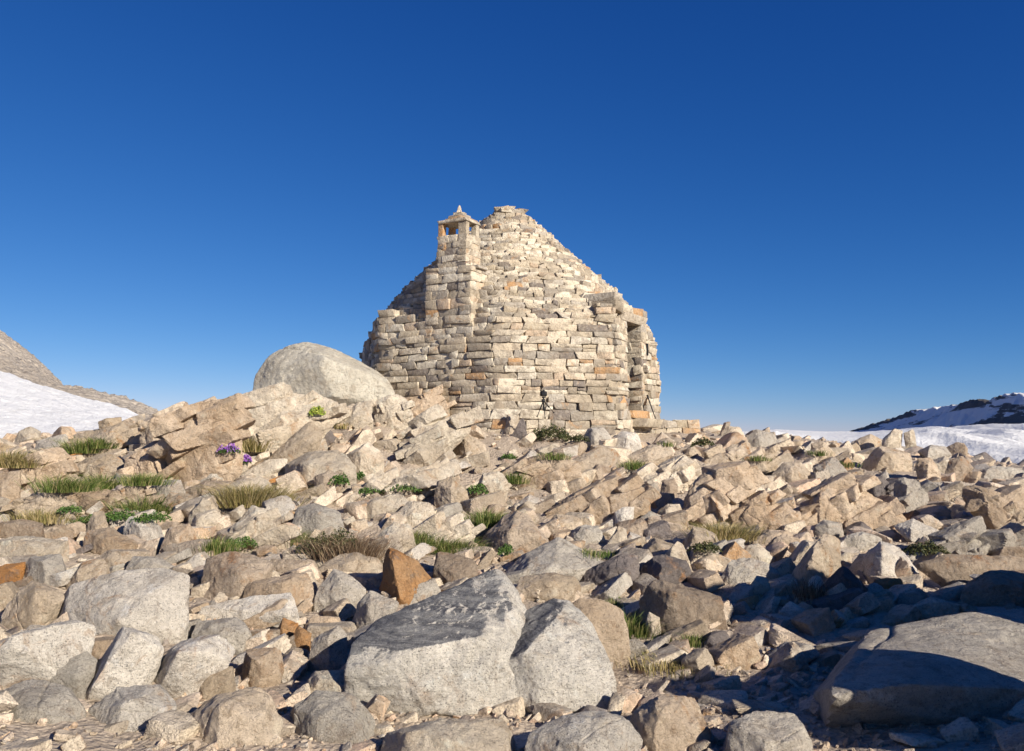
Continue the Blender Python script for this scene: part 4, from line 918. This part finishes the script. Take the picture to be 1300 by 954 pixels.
# ---------------------------------------------------------------- rubble: countless small stones in one object
TPL = []
for k in range(14):
    rg2 = np.random.default_rng(900+k); d = rg2.normal(size=(11, 3)); d /= np.linalg.norm(d, axis=1)[:, None]
    V, Fc = rock_shape(d*np.array([1, .8, rg2.uniform(.4, .8)]), 3, 20, .06, 0, 900+k); TPL.append((V, Fc))
TPB = []
for k in range(26):
    rg2 = np.random.default_rng(950+k); cb = np.array([[a, b_, c] for a in (-1, 1) for b_ in (-1, 1) for c in (-1, 1)])*np.array([1.0, rg2.uniform(.5, .85), rg2.uniform(.2, .6)])*(1+rg2.normal(0, .2, (8, 3)))
    V, Fc = rock_shape(cb, 4, 90, .03, 0, 950+k, chips=4); TPB.append((V, Fc))
def scatter(N, smin, smax, tpls, rg, pw, sink, rmin=3.2, rmax=42, tilt=False):
    Vs, Fs, n = [], [], 0
    az_ = rg.uniform(-.62, .62, N); u = rg.uniform(size=N); r_ = rmin*(rmax/rmin)**(u**pw)
    x = np.sin(az_)*r_; y = np.cos(az_)*r_; z = H(x, y)
    s_ = smin*(smax/smin)**(rg.uniform(size=N)**2.1)*np.clip(r_/9, .6, 1.5)
    dens = pn(np.stack([x*.7, y*.7, x*0], -1), 66)
    for i in range(N):
        if np.hypot(x[i]-hx, y[i]-hy) < 3.9: continue
        if dens[i] < -.25 and rg.random() < .6: continue
        V, Fc = tpls[rg.integers(len(tpls))]; a = rg.uniform(0, 6.28); b_ = rg.normal(0, .18 if tilt else .5)
        ca_, sa_ = math.cos(a), math.sin(a); cb_, sb_ = math.cos(b_), math.sin(b_)
        W = V*s_[i]/2*np.array([1, rg.uniform(.7, 1.2), rg.uniform(.7, 1.2)]); W = np.stack([W[:, 0]*cb_+W[:, 2]*sb_, W[:, 1], -W[:, 0]*sb_+W[:, 2]*cb_], -1)
        W = np.stack([W[:, 0]*ca_-W[:, 1]*sa_, W[:, 0]*sa_+W[:, 1]*ca_, W[:, 2]], -1)+[x[i], y[i], z[i]+s_[i]*sink]
        if tilt:
            o_ = np.array([x[i], y[i], z[i]]); t_ = rg.normal(.32, .26); ct, st2 = math.cos(t_), math.sin(t_); W = W-o_; W = np.stack([W[:, 0]*ct-W[:, 2]*st2, W[:, 1], W[:, 0]*st2+W[:, 2]*ct], -1)+o_
        Vs.append(W); Fs.append(Fc+n); n += len(W)
    return np.concatenate(Vs), np.concatenate(Fs)
V, Fc = scatter(11000, .025, .11, TPL, np.random.default_rng(5), .8, .12, 3.0)
o = link('rubble', mesh_np('rubble', V, Fc, M['rubble'], smooth=False)); tag(o, 'countless small stones and gravel covering the slope', 'rubble', None, 'stuff')
V, Fc = scatter(12000, .012, .07, TPL, np.random.default_rng(15), 1.0, .1, 2.8, 8.5)
o = link('gravel', mesh_np('gravel', V, Fc, M['rubble'], smooth=False)); tag(o, 'countless gravel stones between the nearest boulders', 'gravel', None, 'stuff')
V, Fc = scatter(4500, .09, .46, TPB, np.random.default_rng(8), .75, .05, 3.6, 42, True)
V2_, F2_ = scatter(1500, .05, .17, TPB, np.random.default_rng(28), 1.0, .08, 3.4, 6.5, True); Fc = np.concatenate([Fc, F2_+len(V)]); V = np.concatenate([V, V2_])
o = link('scree', mesh_np('scree', V, Fc, M['rubble'], True, None, 26)); tag(o, 'countless fist to head sized broken rocks lying all over the slope', 'scree', None, 'stuff')
# ---------------------------------------------------------------- plants
def blades(rg, n, w, d, h, lean=.7, wid=.004):
    k = max(3, int(w*14)); cx = np.linspace(-.65, .65, k)*w+rg.normal(0, .04, k)*w; cy = rg.uniform(-.5, .5, k)*d; n = int(n*1.25); cx[0] = 0; cy[0] = 0; ch_ = rg.uniform(.45, 1.05, k)*np.exp(-(cx/w)**2*.7); ci = rg.integers(0, k, n)
    sp = .10*min(1, w*3)+.035
    ox = rg.normal(0, sp, n); oy = rg.normal(0, sp, n); x = cx[ci]+ox; y = cy[ci]+oy; hh = h*ch_[ci]*rg.uniform(.35, 1.15, n)
    a = rg.uniform(0, 6.28, n); ln = rg.uniform(.05, 1, n)**1.3*lean; dx = np.cos(a)*ln*hh+ox*1.6*hh/.2+.08*hh; dy = np.sin(a)*ln*hh+oy*hh/.2; wd_ = wid*rg.uniform(.6, 1.3, n)*.5; t2 = rg.uniform(0, 3.14, n); wx = np.cos(t2)*wd_; wy = np.sin(t2)*wd_
    b0 = np.stack([x-wx, y-wy, x*0-.04], -1); b1 = np.stack([x+wx, y+wy, x*0-.04], -1); dr = 1-.35*ln
    m0 = np.stack([x+dx*.3-wx*.8, y+dy*.3-wy*.8, hh*.62], -1); m1 = np.stack([x+dx*.3+wx*.8, y+dy*.3+wy*.8, hh*.62], -1); tp = np.stack([x+dx, y+dy, hh*dr], -1)
    V = np.stack([b0, b1, m1, m0, tp], 1).reshape(-1, 3); i = np.arange(n)*5
    q = np.stack([i, i+1, i+2, i+3], -1); t3 = np.stack([i+3, i+2, i+4], -1)
    return V, np.concatenate([q.ravel(), t3.ravel()]), np.concatenate([np.full(n, 4), np.full(n, 3)])
def leaves(rg, n, w, d, h, sz):
    a = rg.uniform(0, 6.28, n); r_ = np.sqrt(rg.uniform(size=n)); lump = 1+.45*pn(np.stack([np.cos(a)*1.8, np.sin(a)*1.8, a*0+rg.uniform(0, 99)], -1), 2)
    x = np.cos(a)*r_*w*lump; y = np.sin(a)*r_*d*lump; q = np.stack([x/.06, y/.06, x*0], -1)
    z = h*np.sqrt(np.maximum(1-r_**2, 0))*rg.uniform(.35, 1.0, n)*(1+.6*pn(q*.5, 7))
    c = np.stack([x, y, z], -1); u = rg.normal(size=(n, 3)); u /= np.linalg.norm(u, axis=1)[:, None]; v = np.cross(u, rg.normal(size=(n, 3))); v /= np.linalg.norm(v, axis=1)[:, None]
    s_ = sz*rg.uniform(.6, 1.3, n)[:, None]
    V = np.stack([c-u*s_, c+v*s_*.45, c+u*s_, c-v*s_*.45], 1).reshape(-1, 3); return V, np.arange(n*4).reshape(-1, 4)
PL = """
gold|18,592|62,34|golden green grass tussock at the left edge|g
green|104,574|52,24|green grass tuft in the left rock cleft|g
green|128,568|26,18|little grass tuft right of the left cleft|g
green|78,622|58,24|olive grass band at the left of the meadow|g
green|132,620|50,24|taller olive grass in the middle of the meadow|g
green|176,614|46,18|olive grass under the pink block with the cleft|g
leaf|150,662|50,12|bright green leafy mat in the meadow|l
leaf|192,664|44,12|green leafy mat right of the meadow|l
green|182,650|66,28|long green grass over the leafy mat|g
leaf|88,652|30,9|dark green leaves beside the flat grey rock|l
gold|50,660|60,18|sparse yellow grass left of the leafy mat|g
leaf|110,668|60,12|low green plants behind the tan peaked rock|l
gold|318,640|78,34|big golden grass clump in the middle left|g
gold|318,572|26,38|tall thin golden grass by the pale outcrop|g
purple|290,577|28,9|purple flower cushion on the dark slab|f
purple|311,590|14,8|smaller purple flower cushion beside the square block|f
bright|389,502|20,9|yellow green plant on top of the outcrop|l
bright|449,507|26,16|bright green plant right below the erratic boulder|l
bright|403,529|22,12|yellowish plant in the outcrop crack|l
gold|437,543|22,9|dry moss under the cream slab|g
bright|551,521|18,8|yellow moss on the pale outcrop by the hut|l
leaf|431,617|26,14|dark green plant under the cream boulder|l
leaf|455,610|20,10|low green plant in the slab shadow|l
leaf|470,628|40,9|green cushion plants along the ramp slab foot|l
leaf|515,625|46,9|string of green plants under the ramp slab|l
green|266,700|44,24|green grass beside the rounded brown boulder|g
leaf|302,696|44,12|low leafy plants above the rounded brown boulder|l
green|372,690|34,22|grass tuft above the slab left of the twigs|g
dark_leaf|420,704|84,26|dark leafy shrub tangled with twigs|l
twig|432,704|92,40|brown dry twigs standing in the dark shrub|g
green|562,700|72,30|spiky green tuft behind the orange pyramid|g
green|528,690|40,24|left part tuft next to the spiky green tuft|g
leaf|606,628|28,12|dense round green cushion plant|l
green|650,612|24,20|upright green tuft in the centre rubble|g
green|617,664|52,26|olive tuft in front of the brown lichen boulder|g
dark_leaf|698,560|54,18|dark shrub below the tripod|l
dark_leaf|732,562|30,9|low dark shrub right of the tripod shrub|l
green|700,582|30,14|small green tuft below the dark shrub|g
leaf|645,584|20,7|tiny green plant left of the centre rubble|l
green|804,594|30,16|green tuft below the white boulder|g
green|845,566|14,9|tiny tuft by the tan slab|g
dark_leaf|892,568|28,11|olive cushion plant right of the low wall|l
green|746,704|26,10|short grass behind the roof shaped boulder|g
green|779,706|26,10|short bright grass beside the split rock|g
green|800,808|56,38|grass tuft hanging over the foreground gravel|g
gold|848,844|86,16|mat of dried grass and roots in the foreground|g
green|879,818|16,30|few long green blades at the shadow edge|g
green|782,768|30,12|thin grass in front of the oval boulder|g
gold|918,682|74,26|olive brown grass under the grooved outcrop|g
dark_leaf|895,702|40,12|dark plants left of the furrowed rock|l
twig|1030,756|40,22|dry spiky tuft at the foot of the bright boulder|g
dark_leaf|1176,706|56,16|dark low plants in the right rubble|l
green|1036,578|20,10|tiny tuft near the right skyline|g
green|960,584|26,9|tiny tuft on the layered rocks|g
leaf|642,706|20,14|green plant before the brown lichen boulder|l
green|1072,592|24,10|small tuft beside the golden boulder|g
"""
for li, ln in enumerate([l for l in PL.strip().split('\n') if l]):
    mk, c, s_, lb, ty = ln.split('|'); cx_, cy_ = map(float, c.split(',')); w_, h_ = map(float, s_.split(','))
    q = hit(cx_, cy_); q = q if q is not None else P(cx_, cy_, 22.)
    # stand on whatever rock or ground is really there
    D = float(q[1]); w = w_/F*D; h = h_/F*D*(.78 if ty == 'g' else 1); rg3 = np.random.default_rng(3000+li)
    nb = int(np.clip(w_*h_*.75, 90, 1900))
    if ty == 'g':
        V, L_, S_ = blades(rg3, nb, w*.5, w*.3, h*1.1, .75, max(.0035, D*.00055)); me = mesh_np('tuft', V, L_, M[mk], True, S_); nm, ct = 'grass_tuft', 'grass tuft'
        if mk == 'twig': nm, ct = 'dry_twigs', 'dry plant'
    else:
        V, Fq = leaves(rg3, int(nb*2.0), w*.5, w*.3, h, max(.012, D*.0016)); me = mesh_np('mat', V, Fq, M['leaf' if ty == 'f' else mk], True); nm, ct = {'l': ('cushion_plant', 'plant'), 'f': ('flower_cushion', 'flowers')}[ty]
    o = link(nm, me, None, q); tag(o, lb, ct)
    if ty == 'f':
        V, Fq = leaves(rg3, 260, w*.5, w*.3, h*1.25, .02); V[:, 2] += .02; link('blossoms', mesh_np('blossoms', V, Fq, M['purple'], True), o)
    PLANTS = globals().setdefault('PLANTS', []); PLANTS.append((o, cx_, cy_, D))
# rest each plant on the real surface along its own line of sight
bpy.context.view_layer.update(); dg = bpy.context.evaluated_depsgraph_get()
pl_names = {p[0].name for p in PLANTS}
for o, *_ in PLANTS: o.hide_viewport = True
dg = bpy.context.evaluated_depsgraph_get(); dg.update()
for o, cx_, cy_, D in PLANTS:
    d = ray(cx_, cy_-1); ok, loc, nrm, idx, ob, mt = scene.ray_cast(dg, Vector((0, 0, EYE)), Vector([float(v) for v in d]).normalized())
    if ok and abs(loc.y-D) < max(1.6, D*.22):
        k = loc.y/D; o.location = loc; o.scale = (k, k, k)
for o, *_ in PLANTS: o.hide_viewport = False
# ---------------------------------------------------------------- light, sky, render
SUN_EL, SUN_AZ = 24., 43.      # elevation; degrees to the right of straight behind the camera
wd = bpy.data.worlds.new('World'); scene.world = wd; wd.use_nodes = True; nt = wd.node_tree; nt.nodes.clear()
sky = nt.nodes.new('ShaderNodeTexSky'); sky.sky_type = 'NISHITA'; sky.sun_disc = False
sky.sun_elevation = R(SUN_EL); sky.sun_rotation = R(180-SUN_AZ); sky.altitude = 3600; sky.air_density = 1.0; sky.dust_density = .3; sky.ozone_density = 3.0
bg = nt.nodes.new('ShaderNodeBackground'); bg.inputs[1].default_value = .10; wo = nt.nodes.new('ShaderNodeOutputWorld')
EXPO = .56
# polarised high-altitude sky: per-channel response on the Sky Texture
sep = nt.nodes.new('ShaderNodeSeparateColor'); cmb = nt.nodes.new('ShaderNodeCombineColor'); nt.links.new(sky.outputs[0], sep.inputs[0])
for k, (gain, gam) in enumerate(((.96, 1.70), (.69, 1.10), (.83, .76))):
    a = nt.nodes.new('ShaderNodeMath'); a.operation = 'MULTIPLY'; a.inputs[1].default_value = .1; nt.links.new(sep.outputs[k], a.inputs[0])
    b_ = nt.nodes.new('ShaderNodeMath'); b_.operation = 'POWER'; b_.inputs[1].default_value = gam; nt.links.new(a.outputs[0], b_.inputs[0])
    c_ = nt.nodes.new('ShaderNodeMath'); c_.operation = 'MULTIPLY'; c_.inputs[1].default_value = gain*10/2**EXPO; nt.links.new(b_.outputs[0], c_.inputs[0]); nt.links.new(c_.outputs[0], cmb.inputs[k])
nt.links.new(cmb.outputs[0], bg.inputs[0]); nt.links.new(bg.outputs[0], wo.inputs[0])
sd = bpy.data.lights.new('sun', 'SUN'); sd.energy = 5.0; sd.angle = R(.5); sd.color = (1, .92, .79); so = bpy.data.objects.new('sun', sd); COL.objects.link(so)
ds_ = Vector((math.sin(R(SUN_AZ))*math.cos(R(SUN_EL)), -math.cos(R(SUN_AZ))*math.cos(R(SUN_EL)), math.sin(R(SUN_EL))))
so.rotation_euler = ds_.to_track_quat('Z', 'Y').to_euler(); so.location = ds_*30
scene.render.engine = 'CYCLES'; vs = scene.view_settings; vs.view_transform = 'Standard'; vs.look = 'None'; vs.exposure = EXPO; vs.gamma = 1; vs.use_curve_mapping = False
scene.cycles.max_bounces = 4; scene.cycles.diffuse_bounces = 3; scene.cycles.use_denoising = True
scene.render.resolution_x = 1024; scene.render.resolution_y = 751
